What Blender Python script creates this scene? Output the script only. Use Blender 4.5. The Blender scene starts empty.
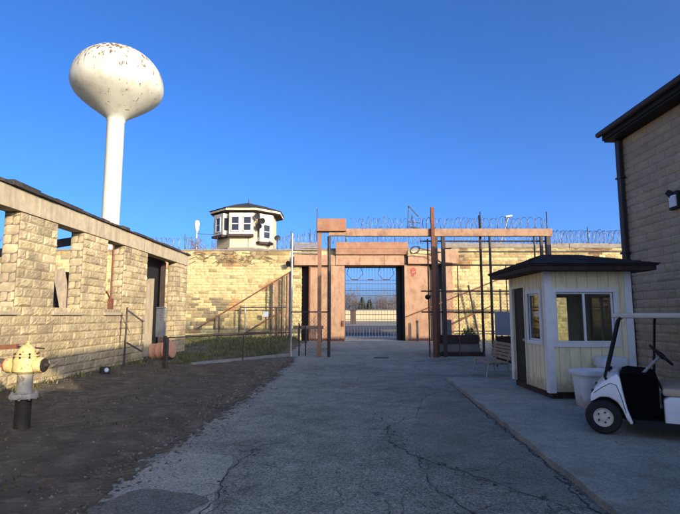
import bpy, bmesh, math, random
from mathutils import Vector, Matrix, noise
R = math.radians
S = bpy.context.scene
C = S.collection
rnd = random.Random(7)

# ------------------------------------------------------------------ camera
cd = bpy.data.cameras.new('camera'); cam = bpy.data.objects.new('camera', cd); C.objects.link(cam)
cd.sensor_width = 36.0; cd.lens = 36.0 * 500 / 680; cd.clip_end = 3000; cd.clip_start = 0.05
cam.location = (0, 0, 1.6); cam.rotation_euler = (R(90) + math.atan(59 / 500), 0, 0)
S.camera = cam
# ------------------------------------------------------------------ sky, sun, exposure
SUN_AZ, SUN_EL = R(38), R(14.7)          # sun behind the camera, to the right
sdir = Vector((math.sin(SUN_AZ) * math.cos(SUN_EL), -math.cos(SUN_AZ) * math.cos(SUN_EL), math.sin(SUN_EL)))
w = bpy.data.worlds.new('World'); S.world = w; w.use_nodes = True
nt = w.node_tree; bg = nt.nodes['Background']
sky = nt.nodes.new('ShaderNodeTexSky'); sky.sky_type = 'NISHITA'; sky.sun_disc = False
sky.sun_elevation = SUN_EL; sky.sun_rotation = math.atan2(sdir.x, sdir.y)
sky.altitude = 100; sky.air_density = 0.4; sky.dust_density = 3.8; sky.ozone_density = 4.0
hs = nt.nodes.new('ShaderNodeHueSaturation'); hs.inputs['Saturation'].default_value = 1.15; hs.inputs['Hue'].default_value = .503
nt.links.new(sky.outputs[0], hs.inputs['Color']); nt.links.new(hs.outputs[0], bg.inputs[0]); bg.inputs[1].default_value = 0.15
sl = bpy.data.lights.new('sun', 'SUN'); sl.energy = 2.4; sl.angle = R(0.5); sl.color = (1.0, 0.87, 0.68)
so = bpy.data.objects.new('sun', sl); C.objects.link(so); so.location = (30, -40, 30)
so.rotation_euler = sdir.to_track_quat('Z', 'Y').to_euler()
S.view_settings.view_transform = 'Standard'; S.view_settings.look = 'None'
S.view_settings.exposure = 1.5; S.view_settings.gamma = 1.0; S.view_settings.use_curve_mapping = False
S.cycles.max_bounces = 6; S.cycles.transparent_max_bounces = 12

# ------------------------------------------------------------------ helpers
class MB:
    def __init__(s): s.v = []; s.f = []; s.mi = []; s.c = []; s.m = 0; s.col = (1, 1, 1)
    def vert(s, p): s.v.append(tuple(p)); s.c.append(s.col); return len(s.v) - 1
    def face(s, ids): s.f.append(tuple(ids)); s.mi.append(s.m)
    def quad(s, a, b, c, d):
        s.face([s.vert(a), s.vert(b), s.vert(c), s.vert(d)])
    def box(s, lo, hi, M=None):
        x0, y0, z0 = lo; x1, y1, z1 = hi
        P = [(x0,y0,z0),(x1,y0,z0),(x1,y1,z0),(x0,y1,z0),(x0,y0,z1),(x1,y0,z1),(x1,y1,z1),(x0,y1,z1)]
        if M: P = [M @ Vector(p) for p in P]
        b = [s.vert(p) for p in P]
        for q in ((3,2,1,0),(4,5,6,7),(0,1,5,4),(1,2,6,5),(2,3,7,6),(3,0,4,7)): s.face([b[i] for i in q])
    def bar(s, a, b, wd, ht=None, up=(0,0,1)):
        """rectangular bar from a to b"""
        a = Vector(a); b = Vector(b); d = b - a; L = d.length; d.normalize()
        u = Vector(up)
        if abs(d.dot(u)) > .95: u = Vector((0,1,0))
        x = d.cross(u).normalized(); z = x.cross(d); ht = ht or wd
        M = Matrix(((x.x,d.x,z.x,a.x),(x.y,d.y,z.y,a.y),(x.z,d.z,z.z,a.z),(0,0,0,1)))
        s.box((-wd/2,0,-ht/2),(wd/2,L,ht/2),M)
    def tube(s, pts, r, n=8, caps=True, r1=None):
        pts = [Vector(p) for p in pts]; N = len(pts); rings = []
        px = None
        for i, p in enumerate(pts):
            d = (pts[min(i+1,N-1)] - pts[max(i-1,0)]).normalized()
            if px is None:
                u = Vector((0,0,1)) if abs(d.z) < .9 else Vector((1,0,0))
                px = d.cross(u).normalized()
            else:
                px = (px - d * px.dot(d)).normalized()
            py = d.cross(px)
            rr = r if r1 is None else r + (r1 - r) * i / max(1, N-1)
            rings.append([s.vert(p + (px*math.cos(2*math.pi*k/n) + py*math.sin(2*math.pi*k/n))*rr) for k in range(n)])
        for i in range(N-1):
            for k in range(n):
                s.face((rings[i][k], rings[i][(k+1)%n], rings[i+1][(k+1)%n], rings[i+1][k]))
        if caps: s.face(rings[0][::-1]); s.face(rings[-1])
    def lathe(s, prof, o=(0,0,0), n=24, M=None, sx=1, sy=1, ph=0, caps=True):
        """profile (r, z) about z through o"""
        o = Vector(o); rings = []
        for r, z in prof:
            ring = []
            for k in range(n):
                a = 2*math.pi*(k+ph)/n
                p = Vector((r*math.cos(a)*sx, r*math.sin(a)*sy, z))
                if M: p = M @ p
                ring.append(s.vert(o + p))
            rings.append(ring)
        for i in range(len(rings)-1):
            for k in range(n): s.face((rings[i][k], rings[i][(k+1)%n], rings[i+1][(k+1)%n], rings[i+1][k]))
        if caps: s.face(rings[0][::-1]); s.face(rings[-1])
    def prism(s, poly, a, b, axis='y'):
        """polygon (x,z) extruded along y from a to b, or (x,y) along z"""
        def P(p, t): return (p[0], t, p[1]) if axis == 'y' else ((p[0], p[1], t) if axis == 'z' else (t, p[0], p[1]))
        A = [s.vert(P(p, a)) for p in poly]; B = [s.vert(P(p, b)) for p in poly]; n = len(poly)
        s.face(A); s.face(B[::-1])
        for i in range(n): s.face((A[i], B[i], B[(i+1)%n], A[(i+1)%n]))
    def build(s, name, mats, parent=None, world=True, smooth=False, bevel=0, fix=True):
        me = bpy.data.meshes.new(name)
        off = Vector((0,0,0))
        if parent is not None and world:
            p = parent
            while p: off += p.location; p = p.parent
        me.from_pydata([(x-off.x, y-off.y, z-off.z) for x,y,z in s.v], [], s.f)
        if not isinstance(mats, (list, tuple)): mats = [mats]
        for m in mats: me.materials.append(m)
        if len(mats) > 1: me.polygons.foreach_set('material_index', s.mi)
        at = me.color_attributes.new('Col', 'FLOAT_COLOR', 'POINT')
        buf = []
        for c in s.c: buf += [c[0], c[1], c[2], 1]
        at.data.foreach_set('color', buf)
        if fix or bevel:
            bm = bmesh.new(); bm.from_mesh(me)
            if bevel:
                bmesh.ops.remove_doubles(bm, verts=bm.verts, dist=1e-5)
            bmesh.ops.recalc_face_normals(bm, faces=bm.faces)
            if bevel:
                ed = [e for e in bm.edges if len(e.link_faces) == 2 and e.calc_face_angle(0) > .5]
                bmesh.ops.bevel(bm, geom=ed, offset=bevel, segments=2, affect='EDGES', profile=.5)
            bm.to_mesh(me); bm.free()
        if smooth:
            me.polygons.foreach_set('use_smooth', [True]*len(me.polygons))
            try: me.set_sharp_from_angle(angle=R(40))
            except Exception: pass
        me.update()
        o = bpy.data.objects.new(name, me); C.objects.link(o)
        if parent is not None: o.parent = parent
        return o

def tag(o, label, cat, group=None, kind=None):
    o['label'] = label; o['category'] = cat
    if group: o['group'] = group
    if kind: o['kind'] = kind
    return o
def thing(name, label, cat, loc, rz=0, group=None):
    o = bpy.data.objects.new(name, None); C.objects.link(o); o.location = loc; o.rotation_euler = (0,0,rz)
    o.empty_display_size = .2
    return tag(o, label, cat, group)
def struct(o): o['kind'] = 'structure'; return o
def dup(root, loc, rz, label, group=None):
    r = root.copy(); C.objects.link(r); r.location = loc; r.rotation_euler = (0,0,rz); r['label'] = label
    if group: r['group'] = group
    for ch in list(root.children):
        c = ch.copy(); C.objects.link(c); c.parent = r
        for g in ch.children:
            d = g.copy(); C.objects.link(d); d.parent = c
    return r

# ------------------------------------------------------------------ materials
def NN(nt, t, **kw):
    n = nt.nodes.new(t)
    for k, v in kw.items(): setattr(n, k, v)
    return n
def mat(name, col, rough=.85, metal=0, var=.18, scale=6, bump=.15, bscale=40, attr=False, dirt=None, dscale=2.0, damt=.5, dlo=.5, dhi=.68, streak=None, spec=.3, coat=0, bdist=.01, wave=None):
    """procedural surface: base colour with two scales of tone variation, optional stain colour, bump"""
    m = bpy.data.materials.new(name); m.use_nodes = True; nt = m.node_tree; L = nt.links.new
    b = nt.nodes['Principled BSDF']; b.inputs['Roughness'].default_value = rough; b.inputs['Metallic'].default_value = metal
    b.inputs['Specular IOR Level'].default_value = spec
    if coat: b.inputs['Coat Weight'].default_value = coat; b.inputs['Coat Roughness'].default_value = .1
    tc = NN(nt, 'ShaderNodeTexCoord')
    n1 = NN(nt, 'ShaderNodeTexNoise'); n1.inputs['Scale'].default_value = scale; n1.inputs['Detail'].default_value = 6; n1.inputs['Roughness'].default_value = .65
    L(tc.outputs['Object'], n1.inputs['Vector'])
    mr = NN(nt, 'ShaderNodeMapRange'); mr.inputs[1].default_value = .3; mr.inputs[2].default_value = .7
    mr.inputs[3].default_value = 1 - var; mr.inputs[4].default_value = 1 + var
    L(n1.outputs[0], mr.inputs[0])
    hs = NN(nt, 'ShaderNodeMix', data_type='RGBA', blend_type='MULTIPLY'); hs.inputs[0].default_value = 1
    hs.inputs[6].default_value = (*col, 1)
    cb = NN(nt, 'ShaderNodeCombineColor')
    for i in range(3): L(mr.outputs[0], cb.inputs[i])
    L(cb.outputs[0], hs.inputs[7]); out = hs.outputs[2]
    if attr:
        a = NN(nt, 'ShaderNodeAttribute', attribute_name='Col')
        x = NN(nt, 'ShaderNodeMix', data_type='RGBA', blend_type='MULTIPLY'); x.inputs[0].default_value = 1
        L(out, x.inputs[6]); L(a.outputs['Color'], x.inputs[7]); out = x.outputs[2]
    if dirt:
        n2 = NN(nt, 'ShaderNodeTexNoise'); n2.inputs['Scale'].default_value = dscale; n2.inputs['Detail'].default_value = 8; n2.inputs['Roughness'].default_value = .7
        if streak:
            mp = NN(nt, 'ShaderNodeMapping'); mp.inputs['Scale'].default_value = streak; L(tc.outputs['Object'], mp.inputs[0]); L(mp.outputs[0], n2.inputs['Vector'])
        else: L(tc.outputs['Object'], n2.inputs['Vector'])
        r2 = NN(nt, 'ShaderNodeMapRange'); r2.inputs[1].default_value = dlo; r2.inputs[2].default_value = dhi; r2.inputs[4].default_value = damt
        L(n2.outputs[0], r2.inputs[0])
        x = NN(nt, 'ShaderNodeMix', data_type='RGBA'); L(r2.outputs[0], x.inputs[0]); L(out, x.inputs[6]); x.inputs[7].default_value = (*dirt, 1); out = x.outputs[2]
    L(out, b.inputs['Base Color'])
    nb = NN(nt, 'ShaderNodeTexNoise'); nb.inputs['Scale'].default_value = bscale; nb.inputs['Detail'].default_value = 6
    L(tc.outputs['Object'], nb.inputs['Vector'])
    bp = NN(nt, 'ShaderNodeBump'); bp.inputs['Strength'].default_value = bump; bp.inputs['Distance'].default_value = bdist
    L(nb.outputs[0], bp.inputs['Height'])
    if wave:
        wv = NN(nt, 'ShaderNodeTexWave', wave_type='BANDS', bands_direction=wave[0], wave_profile='SAW'); wv.inputs['Scale'].default_value = wave[1]
        wv.inputs['Distortion'].default_value = 0
        L(tc.outputs['Object'], wv.inputs['Vector'])
        cr = NN(nt, 'ShaderNodeMapRange'); cr.inputs[1].default_value = 0.0; cr.inputs[2].default_value = .09
        L(wv.outputs['Fac'], cr.inputs[0])
        b2 = NN(nt, 'ShaderNodeBump'); b2.inputs['Strength'].default_value = 1; b2.inputs['Distance'].default_value = wave[2]
        L(cr.outputs[0], b2.inputs['Height']); L(bp.outputs[0], b2.inputs['Normal']); L(b2.outputs[0], b.inputs['Normal'])
    else: L(bp.outputs[0], b.inputs['Normal'])
    return m

M = {}
M['ruinblock'] = mat('ruin_block', (.40,.31,.165), .95, attr=True, var=.22, scale=3.5, dirt=(.17,.125,.075), dscale=1.0, damt=.8, dlo=.46, dhi=.68, bump=.6, bscale=45)
M['mortar'] = mat('mortar', (.15,.115,.072), .95, var=.2)
M['lintel'] = mat('lintel_concrete', (.42,.335,.205), .9, var=.14, dirt=(.19,.14,.085), dscale=2.2, streak=(1,2.2,.45), damt=.6, dlo=.45, dhi=.70, bump=.4)
M['tar'] = mat('tar_roofing', (.035,.03,.028), .8, var=.4, dirt=(.12,.09,.06), damt=.6, scale=4)
M['sill'] = mat('sill_stone', (.38,.30,.19), .9, var=.2, dirt=(.25,.2,.14), dscale=3)
M['limestone'] = mat('limestone', (.455,.355,.155), .95, attr=True, var=.3, scale=9, dirt=(.21,.15,.08), dscale=4.5, damt=.65, dlo=.52, dhi=.66, bump=.7, bscale=25)
M['limemortar'] = mat('lime_mortar', (.33,.245,.12), .95, var=.2, scale=2)
M['coping'] = mat('weathered_coping', (.20,.165,.125), .95, var=.3, scale=3, dirt=(.09,.075,.06), dscale=2.5, streak=(.35,1,5), damt=.7)
M['brownblock'] = mat('brown_block', (.47,.345,.205), .95, attr=True, var=.15, scale=4, dirt=(.28,.205,.125), damt=.7, bump=.3, bscale=50)
M['orange'] = mat('salmon_paint', (.345,.20,.11), .75, var=.08, scale=2, dirt=(.15,.065,.035), dscale=2.4, streak=(1.3,1.3,.65), damt=.8, dlo=.46, dhi=.72, bump=.35)
M['rustorange'] = mat('rusty_salmon', (.25,.13,.07), .85, var=.28, scale=2, dirt=(.27,.10,.05), dscale=2.2, streak=(1.6,1,.6), damt=.8, dlo=.48, dhi=.65)
M['rust'] = mat('rust', (.16,.06,.03), .85, var=.3, scale=12, dirt=(.06,.03,.02), damt=.7)
M['darksteel'] = mat('dark_steel', (.035,.028,.026), .6, var=.35, scale=10, dirt=(.11,.05,.03), dscale=6, damt=.6)
M['greysteel'] = mat('galvanised_steel', (.36,.36,.35), .5, metal=.4, var=.15, scale=20, dirt=(.2,.14,.1), damt=.5)
M['gatebar'] = mat('gate_bar_steel', (.085,.075,.07), .6, var=.2)
M['wire'] = mat('razor_wire', (.17,.165,.16), .55, metal=.3, var=.2)
M['black'] = mat('black_paint_and_shade', (.012,.011,.012), .7, var=.3, dirt=(.03,.025,.02))  # real black parts, and shade painted into gaps and doorways
M['wood_dark'] = mat('charred_wood', (.045,.028,.022), .85, var=.35, scale=5, dirt=(.10,.05,.035), dscale=3, streak=(4,4,.4))
M['wood_tan'] = mat('weathered_wood', (.34,.26,.17), .85, var=.25, scale=5, dirt=(.16,.12,.08), dscale=4, streak=(5,5,.35), damt=.7)
M['wood_brown'] = mat('brown_board', (.24,.145,.085), .85, var=.3, scale=4, dirt=(.09,.055,.035), dscale=3, streak=(5,5,.3), damt=.75)
M['towerwhite'] = mat('tank_paint', (.47,.435,.325), .55, var=.05, scale=.4, dirt=(.62,.55,.40), dscale=.22, streak=(1,1,.5), damt=.6, bump=.02, bscale=3)
M['stucco'] = mat('tower_stucco', (.52,.42,.24), .9, var=.12, scale=1.5, dirt=(.42,.34,.22), dscale=1.2)
M['white'] = mat('white_paint', (.74,.735,.70), .55, var=.06, scale=5, dirt=(.5,.47,.42), dscale=3, damt=.35)
M['baypaint'] = mat('bay_paint', (.47,.435,.36), .7, var=.12, scale=3, dirt=(.25,.20,.14), dscale=3, streak=(1,1,.4), damt=.7)
M['shingle'] = mat('dark_shingle', (.028,.024,.023), .85, var=.35, scale=14, bump=.6, bscale=30, dirt=(.06,.05,.045))
M['glassdark'] = mat('dark_glass', (.02,.022,.026), .08, var=.1, spec=.5, bump=0)
M['kiosk'] = mat('cream_siding', (.84,.745,.46), .7, var=.06, scale=2, dirt=(.48,.39,.22), dscale=2.2, streak=(2,2,.35), damt=.6, bump=.05, wave=None)
M['kiosk_in'] = mat('kiosk_interior', (.10,.075,.055), .9)
M['concrete'] = mat('pad_concrete', (.37,.345,.295), .9, var=.2, scale=1.4, dirt=(.23,.21,.18), dscale=1.1, damt=.85, dlo=.42, dhi=.66, bump=.6, bscale=60)
M['curb'] = mat('curb_concrete', (.20,.19,.17), .9, var=.2, dirt=(.1,.09,.08))
M['patch'] = mat('patch_concrete', (.27,.255,.22), .92, var=.16, scale=2.5, dirt=(.17,.155,.13), dscale=2, damt=.8, bump=.4, bscale=60)
M['darkpatch'] = mat('tar_patch', (.17,.165,.155), .9, var=.25, scale=8, bump=.6, bscale=90)
M['crack'] = mat('crack_fill', (.055,.054,.052), .95, var=.4, scale=15, bump=0)
M['plasticwhite'] = mat('white_plastic', (.70,.72,.72), .45, var=.04, dirt=(.5,.5,.48), dscale=2.5, damt=.4, bump=.02)
M['greylid'] = mat('grey_plastic', (.42,.45,.48), .5, var=.05, bump=.02)
M['cartwhite'] = mat('cart_paint', (.80,.80,.79), .25, var=.03, scale=3, coat=.5, bump=0, dirt=(.55,.52,.47), dscale=2.5, damt=.3)
M['rubber'] = mat('rubber', (.016,.016,.017), .8, var=.3, bump=.3, bscale=60, dirt=(.045,.04,.035), damt=.5)
M['rim'] = mat('steel_rim', (.62,.58,.48), .45, metal=0, var=.1, dirt=(.2,.15,.1), dscale=12)
M['seat'] = mat('tan_vinyl', (.50,.40,.28), .5, var=.05, bump=.05)
M['blackplastic'] = mat('black_plastic', (.008,.008,.009), .5, var=.2, bump=.1)
M['footwell_shade'] = mat('footwell_shade', (.004,.004,.0045), 1.0, var=.2, spec=.05, bump=0)  # near-black that paints the shade inside the golf cart
M['roofcart'] = mat('cart_canopy', (.50,.45,.37), .5, var=.06, bump=.03)
M['hydyellow'] = mat('peeling_yellow_paint', (.56,.43,.17), .6, var=.2, scale=9, dirt=(.27,.10,.05), dscale=13, damt=.9, dlo=.57, dhi=.61, bump=.35, bscale=25)
M['hydgrey'] = mat('hydrant_barrel_paint', (.40,.345,.26), .65, var=.2, dirt=(.14,.09,.06), dscale=7, damt=.8, dlo=.54, dhi=.62)
M['hyddark'] = mat('hydrant_base_iron', (.03,.022,.016), .7, var=.35, dirt=(.10,.06,.04), dscale=8)
M['hydred'] = mat('red_paint', (.30,.06,.035), .6, var=.2, dirt=(.10,.04,.03), dscale=8)
M['drum'] = mat('orange_drum_paint', (.55,.27,.15), .55, var=.12, dirt=(.25,.10,.05), dscale=4)
M['bark'] = mat('bark', (.11,.085,.065), .95, var=.25, scale=3)
M['twig'] = mat('twigs', (.13,.095,.075), .95, var=.25)
M['vine'] = mat('dead_vine', (.17,.115,.06), .95, var=.35)
M['evergreen'] = mat('evergreen_needles', (.035,.05,.03), .9, var=.35)
M['farwall'] = mat('pale_far_wall', (.33,.275,.16), .9, var=.15, scale=.3)
M['signgrey'] = mat('grey_sheet', (.30,.31,.34), .6, var=.06, dirt=(.22,.22,.24), dscale=3)
M['leafdead'] = mat('dead_leaf', (.17,.115,.06), .9, attr=True, var=.3)
M['stone'] = mat('gravel_stone', (.17,.15,.12), .9, attr=True, var=.3, scale=20)
M['grass'] = mat('grass_blade', (.08,.088,.032), .8, attr=True, var=.35, scale=3)
M['shrub'] = mat('olive_shrub', (.16,.155,.085), .9, attr=True, var=.3)

def splash(m, z0, z1, col, amt=.8):
    """earth splashed up the foot of a wall: ragged, by height and noise"""
    nt = m.node_tree; L = nt.links.new; b = nt.nodes['Principled BSDF']; src = b.inputs['Base Color'].links[0].from_socket
    g = NN(nt, 'ShaderNodeNewGeometry'); sp = NN(nt, 'ShaderNodeSeparateXYZ'); L(g.outputs['Position'], sp.inputs[0])
    n = NN(nt, 'ShaderNodeTexNoise'); n.inputs['Scale'].default_value = 7; n.inputs['Detail'].default_value = 7; L(g.outputs['Position'], n.inputs['Vector'])
    mr = NN(nt, 'ShaderNodeMapRange'); mr.inputs[1].default_value = z1; mr.inputs[2].default_value = z0; mr.inputs[3].default_value = -.35; mr.inputs[4].default_value = .45; L(sp.outputs[2], mr.inputs[0])
    ad = NN(nt, 'ShaderNodeMath', operation='ADD'); L(n.outputs[0], ad.inputs[0]); L(mr.outputs[0], ad.inputs[1])
    r = NN(nt, 'ShaderNodeMapRange'); r.inputs[1].default_value = .5; r.inputs[2].default_value = .8; r.inputs[4].default_value = amt; L(ad.outputs[0], r.inputs[0])
    x = NN(nt, 'ShaderNodeMix', data_type='RGBA'); L(r.outputs[0], x.inputs[0]); L(src, x.inputs[6]); x.inputs[7].default_value = (*col,1); L(x.outputs[2], b.inputs['Base Color'])
splash(M['kiosk'], .2, .65, (.30,.23,.14), .55); splash(M['plasticwhite'], .05, .45, (.3,.27,.22), .6); splash(M['cartwhite'], .1, .45, (.28,.24,.19), .7)
def glass_mat():
    m = bpy.data.materials.new('window_glass'); m.use_nodes = True; nt = m.node_tree; nt.nodes.clear(); L = nt.links.new
    o = NN(nt, 'ShaderNodeOutputMaterial'); t = NN(nt, 'ShaderNodeBsdfTransparent'); g = NN(nt, 'ShaderNodeBsdfGlossy')
    t.inputs[0].default_value = (.82,.85,.84,1); g.inputs['Roughness'].default_value = .02
    fr = NN(nt, 'ShaderNodeFresnel'); fr.inputs[0].default_value = 1.85; mx = NN(nt, 'ShaderNodeMixShader')
    L(fr.outputs[0], mx.inputs[0]); L(t.outputs[0], mx.inputs[1]); L(g.outputs[0], mx.inputs[2]); L(mx.outputs[0], o.inputs[0]); return m
M['glass'] = glass_mat()

def tank_mat():
    """white tank paint with rust blisters round the crown"""
    m = mat('rusty_tank_paint', (.47,.435,.325), .5, var=.06, scale=.5, dirt=(.34,.28,.17), dscale=.6, streak=(1,1,.22), damt=.75, bump=.02, bscale=3)
    nt = m.node_tree; L = nt.links.new; b = nt.nodes['Principled BSDF']
    src = b.inputs['Base Color'].links[0].from_socket
    tc = NN(nt, 'ShaderNodeTexCoord'); sp = NN(nt, 'ShaderNodeSeparateXYZ'); L(tc.outputs['Object'], sp.inputs[0])
    n = NN(nt, 'ShaderNodeTexNoise'); n.inputs['Scale'].default_value = 1.25; n.inputs['Detail'].default_value = 6; n.inputs['Roughness'].default_value = .6
    mp = NN(nt, 'ShaderNodeMapping'); mp.inputs['Scale'].default_value = (1.3,1.3,.42); L(tc.outputs['Object'], mp.inputs[0]); L(mp.outputs[0], n.inputs[0])
    # more rust high on the shell: crown z about 47, shoulder 44
    mh = NN(nt, 'ShaderNodeMapRange'); mh.inputs[1].default_value = 38.5; mh.inputs[2].default_value = 46.2; mh.inputs[3].default_value = -.03; mh.inputs[4].default_value = .14
    L(sp.outputs[2], mh.inputs[0])
    ad = NN(nt, 'ShaderNodeMath', operation='ADD'); L(n.outputs[0], ad.inputs[0]); L(mh.outputs[0], ad.inputs[1])
    r = NN(nt, 'ShaderNodeMapRange'); r.inputs[1].default_value = .600; r.inputs[2].default_value = .655; r.inputs[4].default_value = .95; L(ad.outputs[0], r.inputs[0])
    x = NN(nt, 'ShaderNodeMix', data_type='RGBA'); L(r.outputs[0], x.inputs[0]); L(src, x.inputs[6]); x.inputs[7].default_value = (.11,.055,.03,1)
    L(x.outputs[2], b.inputs['Base Color']); return m
M['tank'] = tank_mat()

def asphalt_mat(name='old_asphalt', lo=(.145,.147,.120), hi=(.325,.33,.27), dust=(.335,.32,.255), speck=.85, cracks=.75):
    m = bpy.data.materials.new(name); m.use_nodes = True; nt = m.node_tree; L = nt.links.new
    b = nt.nodes['Principled BSDF']; b.inputs['Roughness'].default_value = .88; b.inputs['Specular IOR Level'].default_value = .25
    tc = NN(nt, 'ShaderNodeTexCoord')
    def noi(sc, det=6, ro=.6):
        n = NN(nt, 'ShaderNodeTexNoise'); n.inputs['Scale'].default_value = sc; n.inputs['Detail'].default_value = det; n.inputs['Roughness'].default_value = ro
        L(tc.outputs['Object'], n.inputs['Vector']); return n
    big = noi(.35, 5); mid = noi(2.2, 7, .7); fine = noi(55, 5, .75)
    ramp = NN(nt, 'ShaderNodeValToRGB'); e = ramp.color_ramp.elements
    e[0].position = .38; e[0].color = (*lo,1); e[1].position = .62; e[1].color = (*hi,1)
    ad = NN(nt, 'ShaderNodeMix', data_type='FLOAT'); ad.inputs[0].default_value = .5; L(big.outputs[0], ad.inputs[2]); L(mid.outputs[0], ad.inputs[3])
    L(ad.outputs[0], ramp.inputs[0])
    # pale dust worn in towards the dirt edge on the left
    sp = NN(nt, 'ShaderNodeSeparateXYZ'); L(tc.outputs['Object'], sp.inputs[0])
    dm = NN(nt, 'ShaderNodeMapRange'); dm.inputs[1].default_value = -.9; dm.inputs[2].default_value = -2.2; L(sp.outputs[0], dm.inputs[0])
    d2 = NN(nt, 'ShaderNodeMath', operation='MULTIPLY'); L(dm.outputs[0], d2.inputs[0]); L(mid.outputs[0], d2.inputs[1])
    mx = NN(nt, 'ShaderNodeMix', data_type='RGBA'); L(d2.outputs[0], mx.inputs[0]); L(ramp.outputs[0], mx.inputs[6]); mx.inputs[7].default_value = (*dust,1)
    # aggregate speckle
    fr = NN(nt, 'ShaderNodeMapRange'); fr.inputs[1].default_value = .3; fr.inputs[2].default_value = .7; fr.inputs[3].default_value = 1-.75*speck; fr.inputs[4].default_value = 1+.75*speck
    ag = NN(nt, 'ShaderNodeTexVoronoi', feature='F1'); ag.inputs['Scale'].default_value = 62; L(tc.outputs['Object'], ag.inputs['Vector'])
    agr = NN(nt, 'ShaderNodeSeparateColor'); L(ag.outputs['Color'], agr.inputs[0])
    agm = NN(nt, 'ShaderNodeMapRange'); agm.inputs[3].default_value = 1-.55*speck; agm.inputs[4].default_value = 1+.6*speck; L(agr.outputs[0], agm.inputs[0])
    L(fine.outputs[0], fr.inputs[0]); cb = NN(nt, 'ShaderNodeCombineColor')
    fm = NN(nt, 'ShaderNodeMath', operation='MULTIPLY'); L(fr.outputs[0], fm.inputs[0]); L(agm.outputs[0], fm.inputs[1])
    for i in range(3): L(fm.outputs[0], cb.inputs[i])
    ml = NN(nt, 'ShaderNodeMix', data_type='RGBA', blend_type='MULTIPLY'); ml.inputs[0].default_value = 1; L(mx.outputs[2], ml.inputs[6]); L(cb.outputs[0], ml.inputs[7])
    # hairline crack net (voronoi cell edges, warped), only where the big noise says so
    wn = noi(1.6, 5); va = NN(nt, 'ShaderNodeMix', data_type='RGBA'); va.inputs[0].default_value = .22; L(tc.outputs['Object'], va.inputs[6]); L(wn.outputs[1], va.inputs[7])
    vo = NN(nt, 'ShaderNodeTexVoronoi', feature='DISTANCE_TO_EDGE'); vo.inputs['Scale'].default_value = 3.2; L(va.outputs[2], vo.inputs['Vector'])
    cm = NN(nt, 'ShaderNodeMapRange'); cm.inputs[1].default_value = .004; cm.inputs[2].default_value = .018; cm.inputs[3].default_value = 1; cm.inputs[4].default_value = 0; L(vo.outputs['Distance'], cm.inputs[0])
    bm_ = NN(nt, 'ShaderNodeMapRange'); bm_.inputs[1].default_value = .50; bm_.inputs[2].default_value = .60; L(big.outputs[0], bm_.inputs[0])
    cc = NN(nt, 'ShaderNodeMath', operation='MULTIPLY'); L(cm.outputs[0], cc.inputs[0]); L(bm_.outputs[0], cc.inputs[1])
    c8 = NN(nt, 'ShaderNodeMath', operation='MULTIPLY'); L(cc.outputs[0], c8.inputs[0]); c8.inputs[1].default_value = cracks
    fx = NN(nt, 'ShaderNodeMix', data_type='RGBA'); L(c8.outputs[0], fx.inputs[0]); L(ml.outputs[2], fx.inputs[6]); fx.inputs[7].default_value = (.04,.039,.038,1)
    L(fx.outputs[2], b.inputs['Base Color'])
    hs = NN(nt, 'ShaderNodeMath', operation='SUBTRACT'); L(fine.outputs[0], hs.inputs[0]); L(cc.outputs[0], hs.inputs[1])
    bp = NN(nt, 'ShaderNodeBump'); bp.inputs['Strength'].default_value = .9; bp.inputs['Distance'].default_value = .018; L(hs.outputs[0], bp.inputs['Height'])
    b3 = NN(nt, 'ShaderNodeBump'); b3.inputs['Strength'].default_value = .4; b3.inputs['Distance'].default_value = .06; L(mid.outputs[0], b3.inputs['Height']); L(bp.outputs[0], b3.inputs['Normal'])
    L(b3.outputs[0], b.inputs['Normal']); return m
M['asphalt'] = asphalt_mat()
M['patch'] = asphalt_mat('worn_patch', (.255,.255,.21), (.43,.43,.355), (.38,.365,.30), .55, .3)
M['darkpatch'] = asphalt_mat('dark_patch', (.115,.118,.098), (.205,.21,.172), (.19,.185,.15), .6, .5)
M['concrete'] = asphalt_mat('worn_pad', (.23,.235,.19), (.41,.415,.34), (.38,.365,.30), .38, .35)
M['dirt'] = mat('dark_dirt', (.092,.072,.049), .95, var=.4, scale=1.8, dirt=(.20,.155,.10), dscale=3.5, damt=.75, dlo=.5, dhi=.66, bump=.9, bscale=22, bdist=.04)
M['field'] = mat('dry_field', (.21,.165,.11), .95, var=.25, scale=.08, dirt=(.27,.22,.15), dscale=.03, damt=.6, bump=.3, bscale=3)
M['outroad'] = mat('outside_asphalt', (.055,.055,.058), .9, var=.2, scale=.5)
M['turf'] = mat('turf_soil', (.055,.062,.025), .95, var=.35, scale=2.5, dirt=(.085,.065,.04), dscale=1.5, damt=.7, bump=.7, bscale=15, bdist=.04)

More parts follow.
